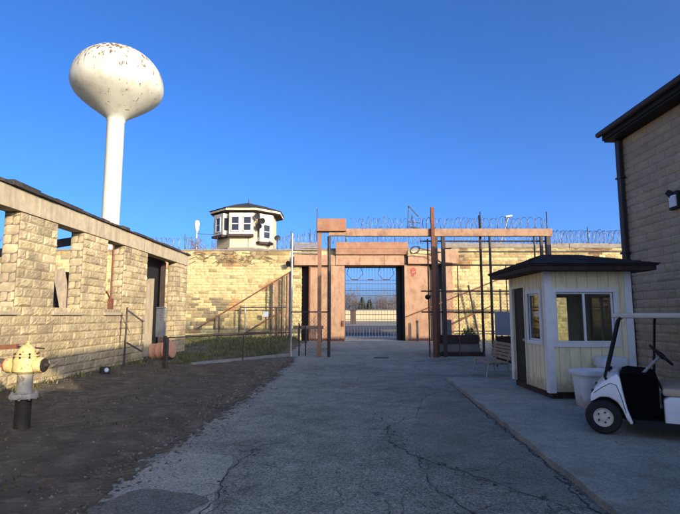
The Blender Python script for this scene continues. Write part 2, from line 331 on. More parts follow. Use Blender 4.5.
# ------------------------------------------------------------------ masonry generator
def blocks(mb, O, U, V, N, u0, u1, z0, z1, ch, bw, openings=(), nx=5, ny=3, depth=.03, irr=0, gap=.005, tones=None, seed=1, vary=.14, chvar=0, tonefn=None):
    """rock-faced courses: every block is a small pillowed grid with its own tone"""
    rr = random.Random(seed); O, U, V, N = Vector(O), Vector(U), Vector(V), Vector(N)
    z = z0; k = 0
    while z < z1 - .02:
        h = ch * (1 + rr.uniform(-chvar, chvar)); zt = min(z + h, z1)
        if z1 - zt < .06: zt = z1
        spans = [(u0, u1)]
        for (a, b, c, d) in openings:
            if (z + zt) / 2 > c and (z + zt) / 2 < d:
                ns = []
                for (p, q) in spans:
                    if b <= p or a >= q: ns.append((p, q)); continue
                    if a > p: ns.append((p, a))
                    if b < q: ns.append((b, q))
                spans = ns
        u = u0 - (bw * .5 if k % 2 else 0) - (rr.random() * bw if irr else 0)
        while u < u1:
            wd = bw * (1 + rr.uniform(-irr, irr)); ue = u + wd
            for (p, q) in spans:
                a, b = max(u, p), min(ue, q)
                if b - a < .03: continue
                t = 1 + rr.uniform(-vary, vary)
                base = (t, t * (1 + rr.uniform(-.025,.025)), t * (1 + rr.uniform(-.06,.06)))
                if tonefn: base = tonefn((a+b)/2, (z+zt)/2, base, rr)
                mb.col = base
                nn = max(2, round(nx * (b - a) / bw)); ids = []
                tu, tv = rr.uniform(-.4,.4), rr.uniform(-.4,.4); dd = depth * rr.uniform(.6, 1.25)
                for j in range(ny + 1):
                    for i in range(nn + 1):
                        fu, fv = i / nn, j / ny
                        e = i in (0, nn) or j in (0, ny)
                        if e: dp = 0; pu, pv = fu, fv
                        else:
                            dp = dd * (1 + tu*(fu-.5)*2 + tv*(fv-.5)*2) * rr.uniform(.55, 1.3)
                            pu = fu + rr.uniform(-.25,.25)/nn; pv = fv + rr.uniform(-.25,.25)/ny
                        ids.append(mb.vert(O + U*(a + gap + (b-a-2*gap)*pu) + V*(z + gap + (zt-z-2*gap)*pv) + N*dp))
                for j in range(ny):
                    for i in range(nn):
                        q0 = j*(nn+1)+i; mb.face((ids[q0], ids[q0+1], ids[q0+nn+2], ids[q0+nn+1]))
            u = ue
        z = zt; k += 1
    mb.col = (1,1,1)

# ------------------------------------------------------------------ ground
def sheet(name, poly, z, m, sub=0):
    mb = MB(); ids = [mb.vert((x, y, z)) for x, y in poly]; mb.face(ids)
    return struct(mb.build(name, m))
def jag(pts, amp, step=.25, seed=3):
    """roughen a polyline"""
    rr = random.Random(seed); out = []
    for (a, b) in zip(pts, pts[1:]):
        n = max(1, int(math.dist(a, b) / step))
        for i in range(n):
            t = i / n; out.append((a[0]+(b[0]-a[0])*t + rr.uniform(-amp,amp), a[1]+(b[1]-a[1])*t + rr.uniform(-amp,amp)))
    out.append(pts[-1]); return out
def blob(cx_, cy_, rx_, ry_, seed, n=40, amp=.3):
    return [(cx_+rx_*math.cos(a)*(1+amp*noise.noise((math.cos(a)*1.6,math.sin(a)*1.6,seed))+.06*noise.noise((math.cos(a)*7,math.sin(a)*7,seed))), cy_+ry_*math.sin(a)*(1+amp*noise.noise((math.cos(a)*1.6,math.sin(a)*1.6,seed+9))+.06*noise.noise((math.cos(a)*7,math.sin(a)*7,seed+4)))) for a in [k*2*math.pi/n for k in range(n)]]
sheet('ground', [(-900,-500),(900,-500),(900,1600),(-900,1600)], -.03, M['field'])
# yard earth: gently uneven grid, banked up against the ruin
mb = MB(); X0, X1, Y0, Y1, st = -7.1, -.8, -8, 33.0, .18
nxg = int((X1-X0)/st); nyg = int((Y1-Y0)/st); G = []
def dirt_z(x, y):
    h = .05*noise.noise((x*.7, y*.7, 1)) + .025*noise.noise((x*2.6, y*2.6, 5)) + .012*noise.noise((x*7, y*7, 9))
    edge = max(0, min(1, (-1.9 - x) / 1.0))
    return -.018 + (h + .05) * edge + .10 * max(0, min(1, (-5.2 - x) / 1.5))
for j in range(nyg+1):
    for i in range(nxg+1):
        x, y = X0 + i*st, Y0 + j*st; G.append(mb.vert((x, y, dirt_z(x, y))))
for j in range(nyg):
    for i in range(nxg):
        q = j*(nxg+1)+i; mb.face((G[q], G[q+1], G[q+nxg+2], G[q+nxg+1]))
struct(mb.build('dirt_yard', M['dirt'], smooth=True))
def soft_edge(pts, step, amp, seed):
    out = []
    for (a, b) in zip(pts, pts[1:]):
        n = max(1, int(math.dist(a, b)/step))
        for i in range(n):
            t = i/n; y = a[1]+(b[1]-a[1])*t; x = a[0]+(b[0]-a[0])*t
            out.append((x + amp*(noise.noise((y*.9,seed,0)) + .5*noise.noise((y*3.1,seed,2)) + .28*noise.noise((y*9,seed,5)) + .15*noise.noise((y*25,seed,7))), y))
    return out + [pts[-1]]
left_edge = soft_edge([(-2.7,-8),(-2.45,0),(-2.28,4.4),(-2.18,6.7),(-2.08,9.8),(-1.9,12),(-1.85,16),(-2.05,20.2),(-2.3,24),(-2.6,33)], .03, .14, 1.7)
sheet('asphalt_drive', left_edge + [(7.5,33),(12,33),(12,13),(7.5,12.9),(7.5,-8)], 0, M['asphalt'])
mb = MB(); rr = random.Random(77)
for k in range(1500):
    y = rr.uniform(2.2, 20); ex = min(left_edge, key=lambda p: abs(p[1]-y))[0]; d_ = abs(rr.gauss(0,.16)); r_ = rr.uniform(.008,.05)*(1.25-min(1,d_*2)); n_ = 8
    mb.face([mb.vert((ex+d_+r_*1.2*rr.uniform(.5,1.2)*math.cos(q), y+r_*1.6*rr.uniform(.5,1.2)*math.sin(q), .0095+.0004*rr.random())) for q in [i*2*math.pi/n_ for i in range(n_)]])
struct(mb.build('dirt_spill', M['dirt'], fix=False))
sheet('gate_passage_road', [(-.6,33.003),(4.6,33.003),(4.6,60),(30,75),(30,86),(-40,86),(-40,75),(-.6,60)], -.004, M['outroad'])
M['apron'] = mat('pale_apron', (.52,.46,.36), .9, var=.15, dirt=(.35,.3,.23), dscale=1.5)
sheet('gate_apron', [(-.6,33.006),(4.6,33.006),(4.6,41),(-.6,41)], .002, M['apron'])
sheet('road_patch', jag([(-2.0,6.12),(-1.22,5.98),(-1.16,5.2),(-1.05,4.2),(-1.2,3.0),(-2.2,3.0),(-2.1,4.6),(-2.0,6.12)], .025, .2, 5), .004, M['patch'])
sheet('tar_patch', blob(-1.62,4.4,.42,.5,2.2,48,.35), .008, M['darkpatch'])
# concrete pad with a worn lip
pad_edge = jag([(2.69,12.88),(2.34,6.73),(2.2,4.29),(2.0,0),(1.8,-8)], .018, .3, 8)
mb = MB(); poly = pad_edge + [(7.49,-8),(7.49,12.7)]
mb.prism(poly, -.02, .07, 'z'); struct(mb.build('concrete_pad', M['concrete'], bevel=0))
PZ = .07
# cracks in the drive: wandering ribbons with branches
def crack(mb, pts, wd, seed, z=.0055, branch=.25, depth=0):
    rr = random.Random(seed); P = []
    for a, b in zip(pts, pts[1:]):
        n = max(2, int(math.dist(a, b) / .09))
        for i in range(n):
            t = i / n; P.append(Vector((a[0]+(b[0]-a[0])*t + rr.uniform(-.035,.035), a[1]+(b[1]-a[1])*t + rr.uniform(-.035,.035), z)))
    P.append(Vector((*pts[-1], z))); prev = None
    for i, p in enumerate(P):
        d = (P[min(i+1,len(P)-1)] - P[max(0,i-1)]).normalized(); nrm = Vector((-d.y, d.x, 0))
        hw = wd * .8 * rr.uniform(.2, 1.0) * (.35 if i in (0, len(P)-1) else 1) / 2
        cur = (mb.vert(p - nrm*hw), mb.vert(p + nrm*hw))
        if prev: mb.face((prev[0], cur[0], cur[1], prev[1]))
        prev = cur
        if depth < 2 and rr.random() < branch and 0 < i < len(P)-1:
            s = rr.choice((-1,1)); L = rr.uniform(.15,.7); e = p + (nrm*s + d*rr.uniform(-.5,.8)).normalized()*L
            crack(mb, [(p.x,p.y),(e.x,e.y)], wd*.55, rr.random(), z, branch*.6, depth+1)
M['smoothasphalt'] = asphalt_mat('smooth_asphalt', (.150,.153,.126), (.265,.27,.222), (.29,.275,.22), .5, .4)
sheet('smooth_road_patch', jag([(.98,6.0),(.95,7.2),(1.35,8.4),(1.7,9.6),(2.38,9.9),(2.28,7.6),(2.2,5.6),(2.05,4.5),(1.6,4.75),(.98,6.0)], .03, .15, 21), .0032, M['smoothasphalt'])
mb = MB(); rr = random.Random(44)
for line in ([(.72,7.6),(.62,6.6),(.9,5.9),(1.45,5.1),(1.9,4.4)],[(-1.0,6.4),(-1.18,5.4),(-1.1,4.6)],[(2.5,9.6),(2.32,7.4),(2.26,6.0),(2.12,4.6)],[(.2,11.8),(.9,11.2),(1.6,11.6)]):
    for a, b in zip(line, line[1:]):
        for k in range(int(math.dist(a,b)*7)):
            f = rr.random(); x, y = a[0]+(b[0]-a[0])*f+rr.gauss(0,.05), a[1]+(b[1]-a[1])*f+rr.gauss(0,.05); r_ = rr.uniform(.006,.03); n_ = 7
            mb.face([mb.vert((x+r_*rr.uniform(.5,1.2)*math.cos(q), y+r_*1.3*rr.uniform(.5,1.2)*math.sin(q), .0068)) for q in [i*2*math.pi/n_ for i in range(n_)]])
struct(mb.build('crumbled_road', M['crack'], fix=False))
mb = MB()
crack(mb, [(.55,8.6),(.72,7.6),(.62,6.6),(.9,5.9),(1.45,5.1),(1.9,4.4),(2.1,3.4)], .022, 1, branch=.22)
crack(mb, [(.72,7.6),(1.25,8.3),(1.5,9.6),(1.9,10.8)], .018, 2, branch=.16)
crack(mb, [(.9,5.9),(.85,5.0),(1.1,4.2),(1.0,3.2)], .018, 3, branch=.22)
crack(mb, [(-1.0,6.4),(-1.18,5.4),(-1.1,4.6),(-1.2,3.6)], .03, 4, branch=.22)
crack(mb, [(-2.2,6.5),(-1.6,6.55),(-1.0,6.4),(-.6,6.7)], .02, 5, branch=.12)
crack(mb, [(.2,11.8),(.9,11.2),(1.6,11.6),(2.4,11.3)], .02, 6, branch=.16)
crack(mb, [(1.5,9.6),(.9,9.9),(.3,9.4),(-.4,9.8)], .014, 7, branch=.12)
crack(mb, [(-1.7,8.6),(-.9,8.9),(-.2,8.4)], .012, 8, branch=.1)
crack(mb, [(2.55,10.6),(2.45,9.2),(2.33,7.4),(2.28,6.0),(2.12,4.6),(2.08,3.3)], .03, 9, branch=.1)
crack(mb, [(0,14.6),(.8,14),(1.8,14.4),(2.6,13.7)], .016, 10, branch=.08)
crack(mb, [(-1.1,12),(-.6,13.4),(-.8,15.2)], .014, 11, branch=.08)
for k in range(16):
    x, y = rnd.uniform(.5,2.0), rnd.uniform(4.2,8.2); crack(mb, [(x,y),(x+rnd.uniform(-.5,.5),y+rnd.uniform(-.5,.5))], .010, 60+k, branch=.3)
for k in range(12):
    x, y = rnd.uniform(-1.0,2.2), rnd.uniform(9,15); crack(mb, [(x,y),(x+rnd.uniform(-.9,.9),y+rnd.uniform(-.6,.6))], .012, 90+k, branch=.2)
rr = random.Random(91)      # alligator cracking: short cracks between near neighbours along the broken bands
for band in ([(.55,8.4),(.68,7.0),(.9,5.9),(1.5,5.1)],[(.3,11.6),(.9,11.2),(1.6,11.5)],[(1.0,9.2),(1.5,9.8),(1.9,10.6)],[(-1.05,6.2),(-.95,5.4),(-1.0,4.4)],[(1.3,5.2),(1.9,4.4)]):
    P = []
    for a, b in zip(band, band[1:]):
        for k in range(int(math.dist(a,b)*17)):
            f = rr.random(); P.append((a[0]+(b[0]-a[0])*f+rr.gauss(0,.13), a[1]+(b[1]-a[1])*f+rr.gauss(0,.16)))
    for p in P:
        for q in sorted(P, key=lambda q: math.dist(p,q))[1:3]: crack(mb, [p,q], .009, rr.random(), .0058, 0)
struct(mb.build('road_cracks', M['crack'], fix=False))
# iron drain in the drive by the gate, stone on the drive's edge
t = thing('drain_cover', 'small dark drain cover flush in the drive before the gate', 'drain cover', (1.6,19.6,0))
mb = MB(); mb.lathe([(.30,.0),(.30,.012),(.26,.016)], (1.6,19.6,0), 24); mb.build('rim', M['darksteel'], t)
mb = MB()
for i in range(-3,4): mb.box((1.6+i*.065-.018,19.6-.2,.017),(1.6+i*.065+.018,19.6+.2,.022))
mb.build('grating', M['darksteel'], t)

# ------------------------------------------------------------------ ruined block building on the left
WX = -6.7
ops = [(6.5,7.7,1.7,3.78),(9.1,10.33,1.7,3.78),(11.74,12.95,1.7,3.78),(14.32,15.42,1.7,3.78),(17.33,20.4,-.1,3.78)]
ruin = thing('ruined_building', 'roofless ruin of tan rock-faced blocks with empty window openings along the left', 'building', (WX-3, 8, 0))
mb = MB(); TH = .34
mb.col = (1,1,1)
ys = [-6]
for o in ops: ys += [o[0], o[1]]
ys.append(21.9); x0, x1 = WX-TH, WX-.012
for i in range(0, len(ys)-2, 2): mb.box((x0, ys[i], -.05), (x1, ys[i+1], 3.78))
for o in ops[:4]: mb.box((x0, o[0]+.001, -.05), (x1, o[1]-.001, 1.62))
mb.build('front_wall', M['mortar'], ruin)
mb = MB(); mb.box((x0, ys[-2], -.05), (x1, ys[-1], 3.78)); mb.build('end_pier', M['mortar'], ruin)
mb = MB()
blocks(mb, (WX-.01,0,0), (0,1,0), (0,0,1), (1,0,0), 1.0, 17.33, 0, 3.78, .2, .6, ops, 12, 5, .024, 0, .003, seed=4, vary=.2)
for o in ops:   # blocks on the far jambs (they face the camera and the sun) and the near ones
    zb = 1.7 if o[2] > 0 else 0
    if o[2] > 0: blocks(mb, (0,o[1]+.001,0), (1,0,0), (0,0,1), (0,-1,0), x0, x1, zb, 3.78, .2, .36, (), 5, 4, .018, 0, .004, seed=int(o[0]*9), vary=.14)
    blocks(mb, (0,o[0]-.001,0), (1,0,0), (0,0,1), (0,1,0), x0, x1, zb, 3.78, .2, .36, (), 4, 3, .014, 0, .004, seed=int(o[0]*7), vary=.14)
mb.build('block_facing', M['ruinblock'], ruin, fix=False)
mb = MB(); blocks(mb, (WX-.01,0,0), (0,1,0), (0,0,1), (1,0,0), 20.4, 21.9, 0, 3.78, .2, .6, (), 12, 5, .024, 0, .003, seed=5, vary=.2)
blocks(mb, (0,ops[4][1]+.001,0), (1,0,0), (0,0,1), (0,-1,0), x0, x1, 0, 3.78, .2, .36, (), 5, 4, .018, 0, .004, seed=6, vary=.14)
mb.build('end_pier_facing', M['ruinblock'], ruin, fix=False)
rr = random.Random(2)
for (a, b) in [(-6,2.4),(2.41,7.0),(7.01,10.9),(10.91,13.6),(13.61,17.0),(17.01,21.96)]:
    mb = MB(); mb.box((x0-.02, a, 3.782), (WX+.03, b-.008, 4.235)); mb.build('lintel_band', M['lintel'], ruin, bevel=.008)
for o in ops[:4]:
    mb = MB(); mb.box((x0-.03, o[0]-.06, 1.622), (WX+.05, o[1]+.06, 1.70)); mb.build('window_sill', M['sill'], ruin, bevel=.01)
mb = MB(); y = -6.0
while y < 21.95:                       # torn roofing left on the wall head
    l = rr.uniform(.25, 1.3); e = min(y+l, 22.0); h = rr.uniform(.03,.07) if rr.random() < .8 else rr.uniform(.07,.12)
    Mx = Matrix.Translation((WX-.16, (y+e)/2, 4.24)) @ Matrix.Rotation(rr.uniform(-.012,.012), 4, 'X') @ Matrix.Rotation(rr.uniform(-.03,.03), 4, 'Z')
    mb.box((-.26-rr.uniform(0,.04), -(e-y)/2, .0), (.235+rr.uniform(0,.05), (e-y)/2, h), Mx)
    if rr.random() < .4: mb.box((-.1, -.12, h-.01), (.15, .1+rr.random()*.2, h+rr.uniform(.015,.06)), Mx @ Matrix.Rotation(rr.uniform(-.15,.15), 4, 'X'))
    y = e
mb.build('torn_roofing', M['tar'], ruin)
mb = MB(); mb.box((-14.3,-6,-.05),(-14,21.8,1.45)); mb.box((-13.98,21.5,-.05),(x0-.01,21.85,1.4)); mb.build('broken_back_wall', M['mortar'], ruin)
mb = MB(); mb.bar((x0+.02,13.7,3.72),(-14.1,12.2,2.2),.16,.2); mb.build('fallen_beam', M['darksteel'], ruin)
# black sheet paints the shaded interior of the wide doorway, pale pier inside it
mb = MB(); mb.box((-7.42,17.25,0),(-7.34,20.9,3.95)); mb.build('interior_shade_panel', M['black'], ruin)
mb = MB(); mb.box((-7.32,17.5,0),(-7.1,19.1,2.3)); mb.prism([(17.5,2.3),(19.1,2.3),(19.1,3.02)], -7.32, -7.1, 'x'); mb.build('broken_partition', M['lintel'], ruin)
mb = MB(); mb.box((-7.2,20.0,2.98-2.98),(-7.06,20.2,3.76)); mb.build('door_post', M['wood_dark'], ruin)
# pipe standing in the third window
t = thing('rusty_pipe', 'thin rust-red pipe standing in the narrow ruin window beside the doorway', 'pipe', (-6.86,15.0,1.7))
mb = MB(); mb.tube([(-6.86,15.0,1.7),(-6.86,15.0,3.74)], .028, 8); mb.build('pipe', M['rust'], t, smooth=True)
mb = MB(); mb.box((-6.92,14.93,1.7),(-6.80,15.07,2.12)); mb.bar((-6.86,14.98,2.1),(-6.86,14.7,2.32),.035); mb.build('bracket', M['rust'], t)
t = thing('leaning_board', 'dark brown sheet leaning inside the ruin, seen through the second window', 'board', (-7.6,13.25,0))
mb = MB(); Mx = Matrix.Translation((-7.55,13.3,0)) @ Matrix.Rotation(R(-5),4,'X'); mb.box((-.5,0,0),(.42,.03,2.8),Mx); mb.build('sheet', M['wood_dark'], t)
t = thing('leaning_plank', 'weathered tan plank propped slantwise before the dark sheet in the ruin', 'plank', (-7.3,13.0,0))
mb = MB(); mb.bar((-6.98,13.05,1.2),(-7.40,13.1,2.82),.30,.03,(0,1,0)); mb.bar((-7.0,13.05,0),(-6.98,13.05,1.2),.26,.03,(0,1,0)); mb.build('plank_board', M['wood_tan'], t)

# ------------------------------------------------------------------ limestone perimeter wall
def lime_tone(u, z, b, r):
    n = noise.noise((u*.35, z*.5, 3.3)) + .5*noise.noise((u*1.1, z*1.3, 8)); t = b
    if n > .38: t = (b[0]*.62, b[1]*.60, b[2]*.66)
    elif n < -.5: t = (b[0]*1.12, b[1]*1.1, b[2]*1.0)
    if noise.noise((u*.5, z*.9, 21)) > .42: t = (t[0]*.82, t[1]*.62, t[2]*.55)
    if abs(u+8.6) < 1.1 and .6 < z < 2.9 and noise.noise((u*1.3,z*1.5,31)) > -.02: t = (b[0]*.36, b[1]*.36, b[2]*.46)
    if r.random() < .06: t = (t[0]*.6, t[1]*.58, t[2]*.6)
    if z > 5.0 and r.random() < .5: t = (t[0]*.68, t[1]*.62, t[2]*.58)
    return t
wl = thing('stone_wall', 'tall yellow limestone prison wall left of the gate, under the guard tower', 'wall', (-16,33.6,0))
mb = MB(); mb.box((-34,33.012,-.1),(-2.55,34.3,5.9)); mb.build('wall_core', M['limemortar'], wl)
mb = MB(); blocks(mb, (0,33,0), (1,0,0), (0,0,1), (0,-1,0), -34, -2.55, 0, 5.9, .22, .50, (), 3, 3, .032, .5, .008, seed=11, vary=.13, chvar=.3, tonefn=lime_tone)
blocks(mb, (-2.56,0,0), (0,1,0), (0,0,1), (1,0,0), 33.02, 34.25, 0, 5.9, .27, .5, (), 3, 3, .03, .4, .008, seed=12)
mb.build('stone_facing', M['limestone'], wl, fix=False)
mb = MB(); x = -34; rr = random.Random(5)
while x < -2.6:
    l = rr.uniform(.8,1.6); e = min(x+l, -2.55); mb.box((x+.004,32.93+rr.uniform(0,.03),5.902),(e-.004,34.4,6.02+rr.uniform(-.02,.03))); x = e
mb.build('coping', M['coping'], wl)
mb = MB(); mb.box((-3.05,32.86,5.70),(-1.35,33.0-.06,5.80))
for zz in (5.92,6.06,6.20,6.34): mb.box((-3.05,32.88,zz),(-1.35,32.925,zz+.11))
mb.build('grey_boarding', M['coping'], wl)
wr = thing('stone_wall', 'long yellow limestone prison wall right of the gate, behind the fence cage', 'wall', (20,33.6,0))
mb = MB(); mb.box((7.4,33.012,-.1),(40,34.3,6.1)); mb.build('wall_core', M['limemortar'], wr)
mb = MB(); blocks(mb, (0,33,0), (1,0,0), (0,0,1), (0,-1,0), 7.4, 30, 0, 6.1, .22, .50, (), 3, 3, .032, .5, .008, seed=13, vary=.13, chvar=.3, tonefn=lime_tone)
mb.build('stone_facing', M['limestone'], wr, fix=False)
mb = MB(); x = 7.0
while x < 40:
    l = rr.uniform(.8,1.6); e = min(x+l, 40); mb.box((x+.004,32.9+rr.uniform(0,.04),6.102),(e-.004,34.4,6.40+rr.uniform(-.03,.05))); x = e
mb.build('coping', M['coping'], wr)
mb = MB(); mb.bar((7.5,32.84,5.86),(30,32.84,5.9),.05); mb.build('conduit', M['darksteel'], wr)

def coil(name, label, a, b, r, pitch, seed, wr_=.015, posts=(), ph=0, group='razor wire coils on the wall heads'):
    """concertina wire: helix with barbs hinted by short cross bars"""
    rr = random.Random(seed); a, b = Vector(a), Vector(b); L = (b-a).length; d = (b-a)/L
    s = d.cross(Vector((0,0,1))).normalized(); n = int(L/pitch); P = []
    t = thing(name, label, 'razor wire', a + Vector((0,0,-r)), 0, group)
    mb = MB()
    for hand in (1, -1):
        P = []
        for i in range(n*14+1):
            ang = hand*2*math.pi*i/14 + (0 if hand > 0 else 2.1); k = i/14; rad = r*(1+.16*noise.noise((k*.8, seed, hand))+.08*math.sin(k*1.7+seed+hand))
            P.append(a + d*(k*pitch + .10*math.sin(k*.9+hand)) + s*math.cos(ang)*rad*.8 + Vector((.10*noise.noise((k*1.3,seed,4)), 0, math.sin(ang)*rad + .10*noise.noise((k*.5,seed,9+hand)))))
        mb.tube(P, wr_, 4)
    mb.build('coil', M['wire'], t)
    for k, x in enumerate(posts):
        mb = MB(); p = a + d*x; mb.tube([p+Vector((0,0,-r-.02)), p+Vector((0,0,r+.25))], .025, 6); mb.build('wire_post', M['darksteel'], t)
coil('razor_wire', 'razor wire coil on the wall between the ruin and the guard tower', (-18,33.5,6.42), (-8.9,33.5,6.42), .45, .34, 1, posts=(.5,4,7.5))
coil('razor_wire', 'razor wire coil on the wall between guard tower and gate', (-4.2,33.4,6.45), (-1.2,33.4,6.85), .48, .32, 2, posts=(.9,2.2))
coil('razor_wire', 'razor wire coil above the rusty gate lintel', (-1.1,33.3,6.95), (7.2,33.3,6.95), .52, .34, 3, posts=(1.5,4.8,7.9))
coil('razor_wire', 'long razor wire coil on the wall right of the gate', (7.3,33.5,6.86), (24,33.5,6.86), .50, .32, 4, posts=(2.5,6,9.5,13))
# dead vines hanging over the wall head
def twigs(mb, p, d, L, r, depth, rr, droop=.0, n=3):
    p = Vector(p); d = Vector(d).normalized(); pts = [p]
    for i in range(4):
        d = (d + Vector((rr.uniform(-.35,.35), rr.uniform(-.35,.35), rr.uniform(-.3,.3) - droop))).normalized(); pts.append(pts[-1] + d*L/4)
    mb.tube(pts, r, 4 if depth < 2 else 3, caps=False, r1=r*.55)
    if depth > 0:
        for k in range(n):
            i = rr.randint(1,4); e = Vector((rr.uniform(-1,1), rr.uniform(-1,1), rr.uniform(-.4,.9) - droop)).normalized()
            twigs(mb, pts[i], (d*.5+e*.9), L*rr.uniform(.5,.75), r*.6, depth-1, rr, droop, n)
rr = random.Random(31); mb = MB()
for i in range(46):
    x = rr.uniform(-9.6,-4.8); z = rr.uniform(5.1,5.85)
    pts = [(x, 32.93, z)]
    for k in range(5): pts.append((pts[-1][0]+rr.uniform(-.25,.25), 32.93-rr.uniform(0,.05), pts[-1][2]-rr.uniform(-.06,.16)))
    mb.tube(pts, .016, 4, caps=False)
tag(mb.build('dead_vine', M['vine'], None), 'brown dead vine clinging to the wall just below the guard tower', 'vine')
rr = random.Random(32); mb = MB()
for i in range(14): twigs(mb, (rr.uniform(-9.9,-8.6),33.3+rr.uniform(0,.3),6.0), (rr.uniform(-.6,.6),rr.uniform(-.2,.2),.7), rr.uniform(.5,.8), .018, 2, rr)
tag(mb.build('dry_bush', M['vine'], None), 'leafless dry bush on the wall head beside the guard tower', 'bush')

# ------------------------------------------------------------------ gate portal
gp = thing('gate_portal', 'salmon painted gateway with rusty lintel in the limestone wall', 'gateway', (2.1,33.3,0))
def part(name, lo, hi, m, par=gp, bevel=.015):
    mb = MB(); mb.box(lo, hi); return mb.build(name, m, par, bevel=bevel)
part('pillar', (-.60,32.6,-.02),(.30,33.9,4.90), M['orange'])
part('side_panel', (-2.08,32.9,-.02),(-.603,34.2,4.90), M['orange'])
part('recess_shade', (-2.547,33.5,-.02),(-2.083,34.2,5.6), M['black'])  # black fill paints the shadow in the gap beside the wall
mb = MB(); mb.tube([(-2.0,32.78,0),(-2.0,32.78,4.9)], .06, 8); mb.build('pipe', M['rust'], gp, smooth=True)
part('beam', (-3.0,32.55,4.903),(-.28,33.6,5.58), M['orange'])
part('upper_lintel', (-.277,32.35,5.583),(4.45,34.4,6.40), M['rustorange'])
part('beam', (-.277,32.5,4.903),(4.2,34.5,5.58), M['orange'])
part('slot_shade', (3.80,33.5,-.02),(4.10,34.0,4.90), M['black'])  # black boxes paint the shadowed slot between gate and pillar
part('slot_shade', (4.103,33.0,-.02),(4.23,33.95,4.90), M['black'])
part('pillar', (4.235,32.8,-.02),(4.42,33.9,5.0), M['orange'])
part('side_panel', (4.423,32.9,-.02),(5.9,34.2,4.99), M['orange'])
part('beam', (4.45,32.55,4.993),(6.33,33.7,5.55), M['orange'])
part('beam_box', (6.335,32.3,5.0),(7.68,33.7,5.93), M['orange'])
part('recess_shade', (5.903,33.3,-.02),(6.95,34.2,4.99), M['black'])  # shade of the right-hand gap, painted as a black fill
part('pillar', (6.953,32.75,-.02),(7.40,34.2,4.99), M['orange'])
part('wall_infill', (-2.547,33.1,5.9),(7.0,34.3,6.09), M['coping'])
part('wall_infill', (-2.547,33.05,5.583),(-.28,34.25,5.898), M['limestone'])
part('wall_infill', (4.204,32.7,5.003),(4.447,34.4,5.89), M['black'])
part('wall_infill', (4.47,33.0,5.56),(6.33,34.2,5.89), M['limestone'])
mb = MB(); 
rr = random.Random(6)
for (cx,cz,rx_,rz_) in ((4.86,4.64,.20,.16),(4.80,4.30,.13,.17),(4.97,4.42,.07,.10),(4.70,4.5,.05,.12)):
    mb.prism([(cx+rx_*math.cos(a)*rr.uniform(.55,1.15), cz+rz_*math.sin(a)*rr.uniform(.55,1.15)) for a in [k*math.pi/9 for k in range(18)]], 32.885, 32.897, 'y')
mb.build('red_marking', M['hydred'], gp)
# weld seams, chipped bare strips at the foot
mb = MB()
for x0_, x1_, y_ in ((-.6,.3,32.595),(-2.08,-.61,32.895),(4.43,5.9,32.895)):
    n_ = int((x1_-x0_)/.06); zz = [.10+.10*abs(noise.noise((k*.45,x0_,3)))+.05*rr.random() for k in range(n_+1)]
    for k in range(n_):
        xa, xb = x0_+(x1_-x0_)*k/n_, x0_+(x1_-x0_)*(k+1)/n_; mb.quad((xa,y_,0),(xb,y_,0),(xb,y_,zz[k+1]),(xa,y_,zz[k]))
    mb.build('bare_rusty_foot', M['rust'], gp, fix=False); mb = MB()
mb = MB()
for (xa,za,xb,zb_) in ((-.277,5.98,4.45,5.98),(1.3,4.91,1.3,5.57),(2.9,4.91,2.9,5.57)):
    y_ = 32.346 if za > 5.6 else 32.496
    mb.box((min(xa,xb)-.008,y_-.006,min(za,zb_)-.008),(max(xa,xb)+.008,y_+.003,max(za,zb_)+.008))
mb.build('weld_seams', M['rust'], gp)
mb = MB(); mb.box((4.9,32.3,-.02),(5.02,32.42,1.15)); mb.lathe([(.08,1.15),(.09,1.25),(.05,1.33)], (4.96,32.36,0), 10); tag(mb.build('bollard', M['darksteel']), 'short dark iron post standing before the salmon panel right of the gate', 'bollard')
mb = MB(); mb.box((0.12,32.52,.6+.35),(.27,32.6,1.3)); mb.build('switch_box', M['rust'], gp)
# the barred gate standing shut in the opening
gt = thing('barred_gate', 'tall dark barred gate closing the opening in the wall', 'gate', (2.05,33.7,0))
mb = MB(); zt = 4.86
for x in (.34, 3.77): mb.box((x-.025,33.47,.05),(x+.025,33.53,zt))
for z in (.08, 4.83): mb.box((.34,33.472,z-.03),(3.77,33.528,z+.03))
mb.build('gate_frame', M['darksteel'], gt)
mb = MB()
for i in range(1, 17): mb.box((.34+i*.2018-.010,33.491,.1),(.34+i*.2018+.010,33.509,4.8))
mb.build('vertical_bars', M['gatebar'], gt)
mb = MB()
for z in (.55,.95,1.35,1.7,2.05,2.45,2.95,3.3,3.75,3.98): mb.box((.35,33.512,z-.016),(3.76,33.528,z+.016))
mb.build('cross_bars', M['darksteel'], gt)
mb = MB()
for cx in (1.0, 2.05, 3.1):
    mb = MB()
    L = [(cx-.42,4.8),(cx-.55,4.42),(cx-.2,4.02),(cx+.2,4.02),(cx+.55,4.42),(cx+.42,4.8)]
    if cx == 2.05: L = [(cx-.2,4.02),(cx+.2,4.02)]
    for a, b in zip(L, L[1:]): mb.bar((a[0],33.55,a[1]),(b[0],33.55,b[1]),.035,.03,(0,1,0))
    mb.box((cx-.2,33.542,3.985),(cx+.2,33.575,4.06)); mb.build('top_bracing', M['darksteel'], gt)

